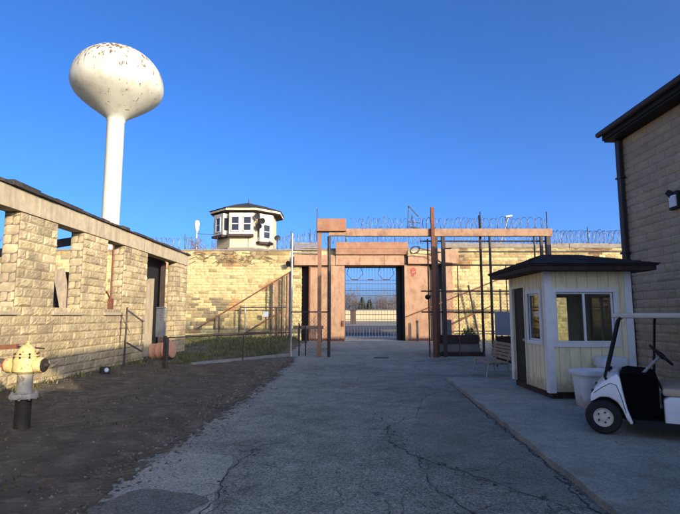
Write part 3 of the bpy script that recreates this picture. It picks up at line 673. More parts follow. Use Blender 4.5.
# ------------------------------------------------------------------ guard tower on the wall
TX, TY = -6.62, 35.3
gtw = thing('guard_tower', 'octagonal cream guard tower with white bay windows and dark roof on the wall', 'guard tower', (TX,TY,5.9))
def octa(r, k=0): return [(r*math.cos(R(22.5+45*i)), r*math.sin(R(22.5+45*i))) for i in range(8)]
def octprism(mb, prof):
    mb.lathe(prof, (TX,TY,0), 8, ph=.5)
mb = MB(); octprism(mb, [(2.12,5.92),(2.12,8.55)]); mb.build('tower_wall', M['stucco'], gtw)
mb = MB(); octprism(mb, [(2.22,5.85),(2.34,6.0),(2.34,6.16),(2.2,6.17)]); mb.build('base_ledge', M['coping'], gtw)
mb = MB(); octprism(mb, [(2.2,8.553),(2.60,8.62),(2.60,8.66),(2.2,8.66)]); mb.build('soffit', M['wood_dark'], gtw)
mb = MB(); octprism(mb, [(2.58,8.663),(2.65,8.665),(2.65,8.80),(2.58,8.80)]); mb.build('fascia', M['stucco'], gtw)
mb = MB(); octprism(mb, [(2.68,8.803),(2.71,8.85),(1.4,9.3),(.08,9.66),(.03,9.68)]); mb.build('roof', M['shingle'], gtw)
mb = MB(); mb.tube([(TX+.05,TY,9.45),(TX+.05,TY,9.95)], .04, 6); mb.build('vent_pipe', M['darksteel'], gtw)
def bay(ang, wd, z0, z1, nwin, dep=.30):
    """bay window on the octagon's face at angle ang (0 = facing the yard)"""
    Mb = Matrix.Translation((TX,TY,0)) @ Matrix.Rotation(ang,4,'Z'); f = -1.96
    mb = MB(); mb.box((-wd/2,f-dep,z0),(wd/2,f+.02,z1),Mb); b = mb.build('bay_window', M['baypaint'], gtw)
    mb = MB(); mb.box((-wd/2-.1,f-dep-.08,z0-.17),(wd/2-.02,f+.02,z0-.003),Mb); mb.build('bay_sill', M['wood_dark'], b)
    ww = .54; g = wd/nwin
    for i in range(nwin):
        c = -wd/2 + g*(i+.5)
        for zz in (0,1):
            za = z0+.28+zz*.46; mb = MB(); mb.box((c-ww/2+.03,f-dep-.012,za),(c+ww/2-.03,f-dep-.004,za+.40),Mb); mb.build('pane', M['glassdark'], b)
        mb = MB()
        for s in (-1,1): mb.box((c+s*ww/2-.035,f-dep-.05,z0+.2),(c+s*ww/2+.035,f-dep+.01,z1-.24),Mb)
        mb.box((c-ww/2,f-dep-.05,z0+.18),(c+ww/2,f-dep+.01,z0+.26),Mb); mb.box((c-ww/2,f-dep-.05,z0+1.15),(c+ww/2,f-dep+.01,z0+1.23),Mb)
        mb.build('sash', M['baypaint'], b)
    for s in (-1,1):
        mb = MB(); mb.box((s*wd/2-.012 if s<0 else wd/2-.004,f-dep+.07,z0+.3),((-wd/2+.004) if s<0 else wd/2+.012,f-.06,z1-.3),Mb); mb.build('side_pane', M['glassdark'], b)
bay(0, 1.62, 7.05, 8.5, 2); bay(R(45), 1.1, 6.6, 8.5, 1); bay(R(-45), 1.2, 7.05, 8.5, 1, .42)
mb = MB(); mb.box((TX+.42,TY-1.985,6.2),(TX+.47,TY-1.96,7.0)); mb.build('downpipe', M['coping'], gtw)
def spot(x, y, z, tx, ty):
    mb = MB(); d = Vector((tx,ty,-.25)).normalized(); Mx = d.to_track_quat('Z','Y').to_matrix().to_4x4()
    mb.lathe([(.07,-.2),(.16,-.05),(.19,.12),(.2,.14),(.16,.13)], (x,y,z), 14, Mx); return mb
for i, (x, z) in enumerate(((TX+1.05,8.25),(TX+1.42,7.95),(TX+1.2,7.6))):
    spot(x, TY-2.35+.1*i, z, .3-.3*i, -1).build('spotlight', M['black'], gtw, smooth=True)
mb = MB(); mb.bar((TX+1.2,TY-1.9,7.5),(TX+1.2,TY-2.2,8.3),.05); mb.bar((TX+1.05,TY-2.2,8.25),(TX+1.42,TY-2.2,7.95),.05); mb.build('spotlight_bracket', M['darksteel'], gtw)
t = thing('floodlight', 'dark floodlight on the wall head right of the guard tower', 'floodlight', (-4.2,33.3,6.02))
mb = MB(); mb.tube([(-4.2,33.3,6.02),(-4.2,33.3,6.75)],.03,6); mb.build('stem', M['darksteel'], t)
spot(-4.25,33.2,6.8,.7,-1).build('lamp_head', M['black'], t, smooth=True)
t = thing('floodlight', 'dark floodlight on the wall face by the left end of the salmon gateway beam', 'floodlight', (-3.25,32.8,4.9))
mb = MB(); mb.bar((-3.25,33.0,4.9),(-3.25,32.6,4.95),.05); mb.build('stem', M['darksteel'], t)
mb = spot(-3.3,32.5,5.0,-.8,-1); mb.build('lamp_head', M['black'], t, smooth=True)
t = thing('wall_lamp', 'white lamp on a short post on the wall head left of the guard tower', 'lamp', (-9.72,33.5,6.0))
mb = MB(); mb.tube([(-9.72,33.5,6.0),(-9.72,33.5,7.3)],.06,8); mb.build('post', M['greysteel'], t)
mb = MB(); mb.lathe([(.08,7.28),(.15,7.42),(.18,7.8),(.15,8.0),(.05,8.08)],(-9.72,33.5,0),14); mb.build('lamp_shade', M['greylid'], t, smooth=True)
mb = MB(); mb.tube([(-9.67,33.5,7.15),(-8.3,34.5,7.2)],.02,5); mb.build('cable', M['darksteel'], t)
t = thing('street_lamp', 'thin slanting lamp arm rising above the wall right of the gate', 'lamp', (10.9,33.9,6.4))
mb = MB(); mb.tube([(10.9,33.9,6.3),(11.6,33.9,8.35)],.04,6); mb.build('arm', M['greysteel'], t)
mb = MB(); mb.bar((11.4,33.9,8.38),(11.85,33.9,8.46),.16,.12); mb.build('lamp_head', M['greysteel'], t, bevel=.02)

# ------------------------------------------------------------------ water tower outside the wall
wt = thing('water_tower', 'white bulbous water tower with rust blisters, on a single stem beyond the ruin', 'water tower', (-37.3,80,0))
mb = MB(); cz, rx = 40.9, 7.65
prof = [(1.45,33.9),(1.7,34.3),(2.9,35.2),(4.7,36.5),(6.3,37.8),(7.25,38.9),(7.62,40.0),(7.6,41.2),(7.3,42.6),(6.7,43.9),(5.7,45.2),(4.3,46.3),(2.6,47.1),(1.0,47.43),(.3,47.48)]
def smoothprof(p, n=3):
    for _ in range(n):
        q = [p[0]]
        for a, b in zip(p, p[1:]): q += [(a[0]*.75+b[0]*.25, a[1]*.75+b[1]*.25), (a[0]*.25+b[0]*.75, a[1]*.25+b[1]*.75)]
        p = q + [p[-1]]
    return p
mb.lathe([(r*.955, 33.9+(z-33.9)*.925) for r, z in smoothprof(prof,2)], (-37.3,80,0), 64)
mb.build('tank', M['tank'], wt, smooth=True)
mb = MB()
TP = [(r*.955, 33.9+(z-33.9)*.925) for r, z in smoothprof(prof,2)]
for z_ in (38.3, 41.2, 43.6):
    for (ra, za), (rb_, zb_) in zip(TP, TP[1:]):
        if za <= z_ < zb_: rr_ = ra + (rb_-ra)*(z_-za)/(zb_-za)
    mb.tube([(-37.3+rr_*math.cos(a), 80+rr_*math.sin(a), z_) for a in [k*2*math.pi/64 for k in range(65)]], .014, 4, caps=False)
mb.build('weld_seams', M['towerwhite'], wt)
mb = MB(); mb.lathe([(3.2,0),(2.4,3),(1.6,7),(1.36,10),(1.36,33.6),(1.5,33.92)], (-37.3,80,0), 40); mb.build('stem', M['towerwhite'], wt, smooth=True)
mb = MB(); mb.tube([(-37.3+.4,80,46.3),(-37.3+.4,80,46.9)],.12,6); mb.lathe([(1.0,46.35),(1.0,46.5)],(-37.3,80,0),16); mb.build('roof_hatch', M['rust'], wt)

# ------------------------------------------------------------------ steel gate frame in front of the portal
def mesh_panel(mb, a, b, z0, z1, sp=.07, r=.004):
    a, b = Vector((*a,0)), Vector((*b,0)); L = (b-a).length; d = (b-a)/L; H = z1-z0
    k = -H
    while k < L:
        for s in (1,-1):
            p0, p1 = (k, 0), (k+H, H)
            lo = max(0, -k); hi = min(H, L-k)
            if hi - lo > .02:
                if s > 0: A = a + d*(k+lo); B = a + d*(k+hi); za, zb = z0+lo, z0+hi
                else: A = a + d*(k+lo); B = a + d*(k+hi); za, zb = z1-lo, z1-hi
                mb.tube([(A.x,A.y,za),(B.x,B.y,zb)], r, 3, caps=False)
        k += sp
def tubes(par, name, m, segs, r):
    for a, b in segs:
        mb = MB(); mb.tube([a, b], r, 8); mb.build(name, m, par, smooth=True)
FY = 20.0
gf = thing('steel_gantry', 'salmon and dark steel frame spanning the drive before the gate', 'gate frame', (2,FY,0))
def fpost(x, r, z1, m, y=FY, sq=True, z0=0, name='post'):
    mb = MB()
    if sq: mb.box((x-r,y-r,z0),(x+r,y+r,z1))
    else: mb.tube([(x,y,z0),(x,y,z1)], r, 10)
    return mb.build(name, m, gf, smooth=not sq, bevel=.008 if sq else 0)
fpost(-.82,.075,4.975,M['rustorange']); fpost(-.44,.065,4.80,M['darksteel'],sq=False)
mb = MB(); mb.box((-.93,FY-.22,4.98),(.24,FY+.22,5.50)); mb.build('cap_box', M['rustorange'], gf, bevel=.02)
mb = MB(); mb.tube([(-.93,FY-.05,4.6),(-.93,FY-.05,5.95)], .02, 6); mb.build('rod', M['darksteel'], gf)
mb = MB(); mb.box((-.44,FY-.1,4.82),(8.56,FY+.1,4.975)); mb.box((.243,FY-.11,4.80),(8.56,FY+.11,5.10)); mb.build('beam', M['orange'], gf, bevel=.01)
fpost(3.82,.10,4.795,M['darksteel']); fpost(3.72,.07,5.95,M['rust'],y=FY-.18); fpost(3.54,.03,4.7,M['rust'],sq=False)
fpost(4.16,.07,4.795,M['darksteel']); fpost(8.13,.055,4.795,M['darksteel']); fpost(8.40,.09,4.795,M['darksteel'])
fpost(7.85,.03,4.795,M['darksteel'],sq=False); fpost(5.72,.05,5.7,M['darksteel'],sq=False,y=FY+.17); fpost(6.05,.05,4.795,M['darksteel'],sq=False)
fpost(-1.95,.04,4.95,M['greysteel'],y=FY+.2,sq=False); fpost(-1.66,.03,1.3,M['darksteel'],y=FY+.6,sq=False); fpost(-1.40,.03,1.2,M['darksteel'],y=FY+.6,sq=False)
for z in (4.62,3.64,2.59,1.76):
    mb = MB(); mb.tube([(3.25,FY+.1,z),(8.4,FY+.1,z)], .028, 8); mb.build('rail', M['darksteel'], gf, smooth=True)
mb = MB(); mb.tube([(-1.95,FY+.12,1.76),(-.44,FY+.12,1.76)], .025, 8); mb.build('rail', M['darksteel'], gf, smooth=True)
mb = MB(); mesh_panel(mb, (4.2,FY+.14), (8.3,FY+.14), .15, 2.59, .14, .0035); mb.build('mesh', M['gatebar'], gf, fix=False)
mb = MB(); mesh_panel(mb, (-1.93,FY+.14), (-.5,FY+.14), .15, 1.74, .14, .0035); mb.build('mesh', M['gatebar'], gf, fix=False)
for x in (4.75, 6.7, 7.3): fpost(x,.022,3.64,M['rust'],y=FY+.12,sq=False)
mb = MB(); mb.lathe([(.0,-.11),(.09,-.07),(.12,0),(.09,.07),(.0,.11)],(3.5,FY-.02,2.35),12); mb.build('latch_ball', M['black'], gf, smooth=True)
# loose bracket on top
t = thing('broken_bracket', 'bent dark bracket standing up from the frame beam over the gate', 'bracket', (2.95,FY,5.1))
mb = MB()
for a, b in (((2.74,5.1),(2.80,6.08)),((2.80,6.05),(3.2,5.62)),((2.77,5.40),(3.25,5.36)),((2.98,5.1),(2.92,5.7)),((2.75,5.2),(3.3,5.12))):
    mb.bar((a[0],FY,a[1]),(b[0],FY+.05,b[1]),.035)
mb.build('arms', M['darksteel'], t)
coil('razor_wire', 'razor wire coil on the salmon frame beam over the drive', (.5,FY,5.33), (8.5,FY,5.33), .24, .26, 6, .009, posts=(5.2,7.9))
# cable tangle on portal beam right of the lintel
t = thing('loose_cable', 'dark loops of loose cable hanging at the right end of the gate lintel', 'cable', (4.9,32.2,5.6)); mb = MB()
for k in range(3):
    mb.tube([(4.85+.28*math.cos(a)*(1+.1*k), 32.15-.03*k, 5.85+.24*math.sin(a+.3*k)) for a in [i*.35 for i in range(19)]], .025, 5)
mb.tube([(5.0,32.2,5.62),(5.8,32.2,5.55),(6.6,32.25,5.05),(7.3,32.25,5.0)], .03, 5); mb.tube([(5.1,32.2,6.0),(6.0,32.2,5.75),(6.6,32.2,5.72)], .03, 5)
mb.build('loops', M['darksteel'], t)

# ------------------------------------------------------------------ braced sliding gates beside the portal
t = thing('braced_gate', 'long dark tube gate with diagonal brace and brown boards left of the gateway', 'gate', (-5,30,0))
Y = 30.0   # laid out at 30 m, then pushed back against the wall
tubes(t, 'post', M['darksteel'], [((-7.2,Y,.15),(-7.2,Y,1.6)),((-6.0,Y,.1),(-6.0,Y,2.05)),((-4.1,Y,0),(-4.1,Y,3.6))], .05)
tubes(t, 'post', M['greysteel'], [((-5.65,Y,.2),(-5.65,Y,2.4))], .035)
tubes(t, 'rail', M['darksteel'], [((-5.95,Y-.03,2.12),(-3.15,Y-.03,2.12)),((-10,Y-.03,.42),(-4.1,Y-.03,.66))], .035)
tubes(t, 'brace', M['rust'], [((-8.4,Y-.07,.9),(-2.95,Y-.07,4.25)),((-5.8,Y-.08,.5),(-3.4,Y-.08,1.9))], .04)
mb = MB(); rr = random.Random(3); x = -4.05
while x < -3.05:
    wdt = .12
    if rr.random() < .3: x += wdt; continue
    top = 3.62 + (x+4.1)*.62; mb.box((x,Y-.02+rr.uniform(0,.02),.02),(x+wdt-.012,Y+.01,top)); x += wdt
mb.build('boarding', M['wood_brown'], t)
tubes(t, 'post', M['darksteel'], [((-3.45,Y-.12,0),(-3.45,Y-.12,3.9)),((-3.2,Y-.12,0),(-3.2,Y-.12,4.0)),((-3.75,Y-.12,0),(-3.75,Y-.12,2.1)),((-2.95,Y-.1,0),(-2.95,Y-.1,4.3))], .035)
mb = MB(); mesh_panel(mb, (-7.2,Y-.04), (-4.1,Y-.04), .5, 2.1, .13, .004); mb.build('mesh', M['gatebar'], t, fix=False)
mb = MB(); mb.box((-4.55,Y-.14,1.55),(-4.25,Y-.125,1.85)); mb.build('small_plate', M['signgrey'], t)
t = thing('braced_gate', 'long tube gate with diagonal braces right of the gateway, before the yellow wall', 'gate', (6.5,30,0))
tubes(t, 'brace', M['rust'], [((3.95,Y-.07,1.55),(10.2,Y-.07,4.05)),((6.3,Y-.07,.95),(9.0,Y-.07,2.2))], .035)
tubes(t, 'rail', M['darksteel'], [((6.0,Y,3.1),(12,Y,3.1)),((6.0,Y,1.95),(12,Y,1.95)),((6,Y,.7),(12,Y,.7))], .03)
tubes(t, 'post', M['darksteel'], [((8.3,Y,0),(7.7,Y,3.45)),((9.6,Y,0),(9.6,Y,3.2)),((12,Y,0),(12,Y,3.2)),((6.0,Y,0),(6.0,Y,3.2)),((8.55,Y,0),(8.5,Y,2.7))], .06)
for g in [o for o in C.objects if o.name.startswith('braced_gate')]:
    for ch in g.children:
        for v in ch.data.vertices:
            x, y, z = v.co + g.location; v.co = Vector((x*1.0817, 32.45 + (y-30), 1.6 + (z-1.6)*1.0817)) - g.location
# dark guard rail before the left panel
t = thing('guard_rail', 'low dark steel guard rail left of the gate opening', 'guard rail', (-1.9,30.6,0))
mb = MB(); mb.box((-2.85,30.55,.82),(-1.0,30.66,1.02)); mb.build('rail', M['darksteel'], t)
for x in (-2.5,-2.05,-1.15):
    mb = MB(); mb.box((x-.06,30.56,0),(x+.06,30.65,.82)); mb.build('post', M['darksteel'], t)

# ------------------------------------------------------------------ fence along the drive and the mesh panel by the ruin
t = thing('chain_link_panel', 'pale chain-link fence panel beside the ruin doorway', 'fence', (-5.9,15.2,0))
A, B = (-5.80,15.9), (-5.30,15.35)
mb = MB(); mesh_panel(mb, A, B, .95, 1.86, .075, .009); mb.build('mesh', M['greysteel'], t, fix=False)
tubes(t, 'rail', M['greysteel'], [((*A,1.86),(*B,1.86))], .02)
tubes(t, 'post', M['darksteel'], [((*B,0),(*B,1.0)),((-5.22,15.3,0),(-5.22,15.3,.95))], .055)
t = thing('bent_pipe_frame', 'bent dark pipe frame leaning by the tan ruin wall', 'pipe frame', (-6.4,14.6,0))
tubes(t, 'post', M['darksteel'], [((-6.35,14.95,0),(-6.33,14.95,1.86))], .028)
tubes(t, 'rail', M['darksteel'], [((-6.3,14.95,1.76),(-5.85,15.0,1.43)),((-6.3,14.95,.82),(-5.85,15.0,.56))], .025)
t = thing('pipe_fence', 'single-rail dark pipe fence along the grass strip left of the drive', 'fence', (-3.8,18,0))
P0, P1 = Vector((-5.22,15.3,.95)), Vector((-1.98,20.2,.95))
tubes(t, 'rail', M['darksteel'], [(P0, P1)], .02)
q = P0.lerp(P1, .55); tubes(t, 'post', M['darksteel'], [((q.x,q.y,0),(q.x,q.y,.95))], .018)
mb = MB(); mb.bar((-4.75,16.3,.06),(-2.05,20.25,.06),.12,.12); struct(mb.build('kerb', M['curb'], None, bevel=.015))
# drum and lamp box on the ground by the ruin
t = thing('oil_drum', 'orange steel drum lying on its side at the ruin doorway', 'drum', (-6.15,17.6,.12))
Mx = Matrix.Rotation(R(82),4,'Y'); Mz = Matrix.Rotation(R(-12),4,'Z') @ Mx
mb = MB(); c = (-6.15,17.6,.41); mb.lathe([(.24,-.36),(.285,-.36),(.29,-.34),(.28,-.32),(.28,-.12),(.287,-.11),(.28,-.10),(.28,.10),(.287,.11),(.28,.12),(.28,.32),(.29,.34),(.285,.36),(.24,.36),(.23,.34)], c, 28, Mz); mb.build('shell', M['drum'], t, smooth=True)
mb = MB(); mb.lathe([(.265,-.365),(.265,-.35)], c, 24, Mz); mb.build('base', M['drum'], t)
mb = MB(); mb.lathe([(.265,.35),(.265,.362)], c, 24, Mz); mb.lathe([(.04,.345),(.04,.365)], Vector(c)+Mz.to_3x3()@Vector((.13,0,0)), 10, Mz); mb.build('lid', M['drum'], t)
t = thing('lamp_box', 'small dark box with whitish round front on the ground by the ruin wall', 'box', (-6.2,13.45,.1), R(30))
mb = MB(); mb.box((-.12,-.08,-.03),(.12,.1,.17)); mb.build('housing', M['black'], t, world=False, bevel=.03)
mb = MB(); mb.lathe([(.06,0),(.05,.02),(.04,.03)], (.03,-.08,.09), 14, Matrix.Rotation(R(90),4,'X')); mb.build('lens', M['greylid'], t, world=False, smooth=True)

# ------------------------------------------------------------------ hydrant
t = thing('fire_hydrant', 'tall fire hydrant with peeling yellow and red head on a dark standpipe', 'hydrant', (-4.5,7.3,0))
hx, hy = -4.5, 7.3
mb = MB(); mb.lathe([(.13,-.06),(.115,0),(.105,.05),(.105,.44)], (hx,hy,0), 20); mb.build('standpipe', M['hyddark'], t, smooth=True)
mb = MB(); mb.lathe([(.11,.44),(.185,.445),(.185,.475),(.185,.48),(.175,.505),(.11,.51)], (hx,hy,0), 20)
for i in range(8):
    a = i*math.pi/4+.2; mb.lathe([(.018,.425),(.018,.53)], (hx+.155*math.cos(a),hy+.155*math.sin(a),0), 6)
mb.build('flange', M['hydgrey'], t, smooth=True)
mb = MB(); mb.lathe([(.105,.512),(.10,.56),(.10,.76),(.115,.80)], (hx,hy,0), 20); mb.build('barrel', M['hydgrey'], t, smooth=True)
mb = MB(); mb.lathe([(.13,.79),(.165,.82),(.17,.98),(.15,1.02),(.165,1.03),(.165,1.05),(.14,1.06)], (hx,hy,0), 20); hd = mb.build('head', M['hydyellow'], t, smooth=True)
mb = MB(); mb.lathe([(.14,1.06),(.12,1.11),(.08,1.165),(.04,1.19),(.025,1.2),(.025,1.245)], (hx,hy,0), 16); mb.build('bonnet', M['hydyellow'], t, smooth=True)
for ang, mm, ln in ((R(0),'hydyellow',.25),(R(180),'hydyellow',.27),(R(95),'hydyellow',.24)):
    Mx = Matrix.Rotation(ang,4,'Z') @ Matrix.Rotation(R(90),4,'Y')
    mb = MB(); mb.lathe([(.10,.10),(.085,.17),(.085,ln-.10),(.115,ln-.095),(.115,ln-.02),(.10,ln)], (hx,hy,.90), 16, Mx); nz = mb.build('nozzle', M[mm], t, smooth=True)
    mb = MB(); mb.lathe([(.10,ln),(.10,ln+.02),(.035,ln+.025),(.028,ln+.075)], (hx,hy,.90), 8, Mx); mb.build('cap', M['hyddark'] if ang == 0 else M['hydred'], nz, smooth=True)
mb = MB()
for i in range(8):
    a = i*math.pi/4; mb.lathe([(.016,1.0),(.016,1.075)], (hx+.15*math.cos(a),hy+.15*math.sin(a),0), 6)
mb.build('bonnet_bolts', M['hyddark'], t)
t2 = thing('iron_bar', 'rust-brown iron bar lying across the wall foot behind the hydrant', 'bar', (-5.6,8.9,.7))
mb = MB(); mb.bar((-6.35,9.0,1.03),(-5.75,9.05,1.06),.10,.08); mb.build('red_bar', M['rust'], t2)
mb = MB(); mb.tube([(-5.75,9.05,1.06),(-5.3,9.1,1.02)],.015,6); mb.build('rod', M['hyddark'], t2)
mb = MB(); mb.box((-6.2,8.97,.05),(-6.12,9.05,1.0)); mb.build('stand', M['hyddark'], t2)

# ------------------------------------------------------------------ right-hand block building
EH = 6.55
rb = thing('block_building', 'tall brown rock-faced block building in shade along the right edge', 'building', (16,2,0))
BX = 7.5
mb = MB(); mb.box((BX+.012,-5.8,-.05),(30,12.99,6.25)); mb.build('wall', M['mortar'], rb)
mb = MB(); blocks(mb, (BX,0,0), (0,1,0), (0,0,1), (-1,0,0), -2, 13.0, 0, 6.25, .2, .6, (), 9, 4, .018, 0, .003, seed=41, vary=.06)
mb.build('block_facing', M['brownblock'], rb, fix=False); mb = MB()
blocks(mb, (0,13.0,0), (1,0,0), (0,0,1), (0,1,0), BX, 14, 0, 6.25, .2, .6, (), 4, 3, .03, 0, .004, seed=42, vary=.13)
mb.build('end_facing', M['brownblock'], rb, fix=False)
mb = MB(); mb.box((7.14,-6.0,6.252),(30.4,13.06,6.30)); mb.build('soffit', M['black'], rb)
mb = MB(); mb.box((7.10,-6.0,6.303),(30.4,13.08,6.52)); mb.build('fascia', M['shingle'], rb)
mb = MB(); mb.prism([(7.12,6.523),(30.3,6.523),(30.3,6.56),(19,6.9)], -5.9, 13.05, 'y'); mb.build('roof', M['tar'], rb)
mb = MB(); mb.tube([(7.0,y,6.46) for y in (-6,13.1)], .075, 8); mb.build('gutter', M['darksteel'], rb, smooth=True)
mb = MB(); mb.box((7.36,12.78,.0),(7.46,12.97,6.25)); mb.build('downpipe', M['darksteel'], rb, bevel=.02)
for z in (1.2,3.2,5.2):
    mb = MB(); mb.box((7.34,12.75,z),(7.475,13.0,z+.05)); mb.build('pipe_strap', M['darksteel'], rb)
mb = MB(); mb.box((BX+.01,-40,-.05),(30,-5.81,5.45)); mb.build('rear_wing', M['mortar'], rb)
mb = MB(); mb.box((7.1,-40,5.453),(30.3,-6.01,5.65)); mb.build('rear_wing_roof', M['tar'], rb)
t = thing('bulkhead_lamp', 'dark framed lamp with white lens high on the brown block wall', 'lamp', (7.44,10.95,4.2))
mb = MB(); mb.bar((7.47,10.75,4.05),(7.38,11.02,4.38),.10,.12); mb.box((7.40,10.72,3.95),(7.47,11.05,4.35)); mb.build('housing', M['black'], t, bevel=.02)
mb = MB(); mb.box((7.36,10.76,4.0),(7.398,10.98,4.26)); mb.build('lens', M['white'], t, bevel=.01)

# ------------------------------------------------------------------ guard kiosk
KX0, KX1, KY0, KY1, KZ0, KZ1 = 3.9, 5.5, 9.5, 11.5, .20, 2.50
ks = thing('guard_kiosk', 'small cream guard kiosk with white trim and dark hipped roof on the pad', 'kiosk', (4.7,10.5,PZ))
def wallpanel(name, axis, pos, a, b, openings, m, th=.08, sgn=1):
    """upright wall with rectangular openings; axis 'x' runs along x at y=pos"""
    mb = MB(); us = sorted({a, b, *[o[0] for o in openings], *[o[1] for o in openings]}); zs = sorted({KZ0, KZ1, *[o[2] for o in openings], *[o[3] for o in openings]})
    for u0, u1 in zip(us, us[1:]):
        for z0, z1 in zip(zs, zs[1:]):
            cu, cz = (u0+u1)/2, (z0+z1)/2
            if any(o[0] < cu < o[1] and o[2] < cz < o[3] for o in openings): continue
            if axis == 'x': mb.box((u0,pos,z0),(u1,pos+th*sgn,z1))
            else: mb.box((pos,u0,z0),(pos+th*sgn,u1,z1))
    # board joints: thin battens between sheets
    o = mb.build(name, m, ks, fix=True)
    return o
FW = (4.07,5.17,1.10,2.05); LW = (9.80,10.42,1.12,2.05); DR = (10.62,11.32,.20,2.20); BW = (4.55,5.22,1.0,2.05); RW = (9.95,11.05,1.0,2.05)
wallpanel('front_wall', 'x', KY0, KX0, KX1, [FW], M['kiosk']); wallpanel('side_wall', 'y', KX0, KY0+.082, KY1-.082, [LW, DR], M['kiosk'])
wallpanel('back_wall', 'x', KY1-.08, KX0, KX1, [BW], M['kiosk']); wallpanel('side_wall', 'y', KX1-.08, KY0+.082, KY1-.082, [RW], M['kiosk'])
mb = MB()   # shallow siding grooves read as battens
for i in range(1, 8):
    x = KX0 + i*.2
    for z0, z1 in ([(KZ0,FW[2]-.06),(FW[3]+.06,KZ1)] if FW[0]-.06 < x < FW[1]+.06 else [(KZ0,KZ1)]): mb.box((x-.006,KY0-.004,z0),(x+.006,KY0-.0005,z1))
for i in range(1, 10):
    y = KY0 + i*.2; zz = [(KZ0,KZ1)]
    if LW[0]-.06 < y < LW[1]+.06: zz = [(KZ0,LW[2]-.06),(LW[3]+.06,KZ1)]
    if DR[0]-.06 < y < DR[1]+.08: zz = [(DR[3]+.06,KZ1)]
    for z0, z1 in zz: mb.box((KX0-.004,y-.006,z0),(KX0-.0005,y+.006,z1))
M['groove'] = mat('siding_groove', (.58,.49,.28), .8, bump=0); mb.build('siding_joints', M['groove'], ks)
mb = MB(); mb.box((KX0+.081,KY0+.081,KZ0),(KX1-.081,KY1-.081,KZ0+.04)); mb.build('floor', M['kiosk_in'], ks)
mb = MB(); mb.box((KX0+.081,KY0+.081,KZ1-.05),(KX1-.081,KY1-.081,KZ1-.01)); mb.build('ceiling', M['kiosk_in'], ks)
mb = MB(); mb.box((KX0+.05,KY0+.05,PZ),(KX1-.05,KY1-.05,KZ0-.002)); mb.build('skid_base', M['wood_dark'], ks)
mb = MB(); mb.box((KX0+.3,KY1-.6,KZ0+.05),(KX1-.82,KY1-.1,1.95)); mb.build('cupboard', M['kiosk_in'], ks)
for (x, y) in ((KX0,KY0),(KX1,KY0)):
    sx = 1 if x == KX0 else -1; mb = MB()
    mb.box((min(x-.022*sx,x+.11*sx),KY0-.022,KZ0-.02),(max(x-.022*sx,x+.11*sx),KY0-.003,KZ1-.002))
    mb.box((min(x-.022*sx,x-.003*sx),KY0-.0025,KZ0-.02),(max(x-.022*sx,x-.003*sx),KY0+.10,KZ1-.002)); mb.build('corner_trim', M['white'], ks)
mb = MB(); mb.box((KX0-.02,KY1-.12,KZ0),(KX0-.003,KY1-.0,KZ1-.002)); mb.build('corner_trim', M['white'], ks)
def kwin(axis, pos, o, sgn, tag_=None):
    """two-light sliding window: trim, sash, mullion and two panes"""
    a, b, z0, z1 = o; mb = MB(); w_ = .075
    def bx(u0,u1,c0,c1,d0,d1):
        if axis == 'x': mb.box((u0,min(pos+sgn*d0,pos+sgn*d1),c0),(u1,max(pos+sgn*d0,pos+sgn*d1),c1))
        else: mb.box((min(pos+sgn*d0,pos+sgn*d1),u0,c0),(max(pos+sgn*d0,pos+sgn*d1),u1,c1))
    bx(a-w_,b+w_,z1,z1+w_,-.025,.03); bx(a-w_,b+w_,z0-w_,z0,-.03,.03); bx(a-w_,a,z0+.001,z1-.001,-.025,.03); bx(b,b+w_,z0+.001,z1-.001,-.025,.03)
    fr = mb.build('window', M['white'], ks)
    mb = MB(); i = .035; c = (a+b)/2
    bx(a,b,z1-i,z1,.015,.05); bx(a,b,z0,z0+i,.015,.05); bx(a,a+i,z0+i,z1-i,.015,.05); bx(b-i,b,z0+i,z1-i,.015,.05)
    if b-a > .8: bx(c-.022,c+.022,z0+i,z1-i,.012,.052)
    mb.build('sash', M['white'], fr)
    for (u0,u1) in (((a+i,c-.022),(c+.022,b-i)) if b-a > .8 else ((a+i,b-i),)):
        mb = MB(); bx(u0,u1,z0+i,z1-i,.03,.034); mb.build('pane', M['glass'], fr)
kwin('x', KY0, FW, 1); kwin('y', KX0, LW, 1); kwin('x', KY1, BW, -1); kwin('y', KX1, RW, -1)
mb = MB(); mb.box((KX0+.03,DR[0]+.02,KZ0+.01),(KX0+.07,DR[1]-.02,DR[3]-.02)); dr = mb.build('shaded_doorway', M['black'], ks)  # black slab paints the dark interior seen through the open doorway
mb = MB(); mb.lathe([(.03,0),(.035,.03),(.02,.06)], (KX0+.03,DR[0]+.1,1.1), 10, Matrix.Rotation(R(-90),4,'Y')); mb.build('door_knob', M['greysteel'], dr)
mb = MB(); mb.box((KX0-.02,DR[1],KZ0),(KX0-.003,DR[1]+.055,DR[3]+.05)); mb.box((KX0-.02,DR[0]-.05,KZ0),(KX0-.003,DR[0],DR[3]+.05)); mb.box((KX0-.02,DR[0]+.001,DR[3]),(KX0-.003,DR[1]-.001,DR[3]+.05)); mb.build('door_trim', M['kiosk'], ks)
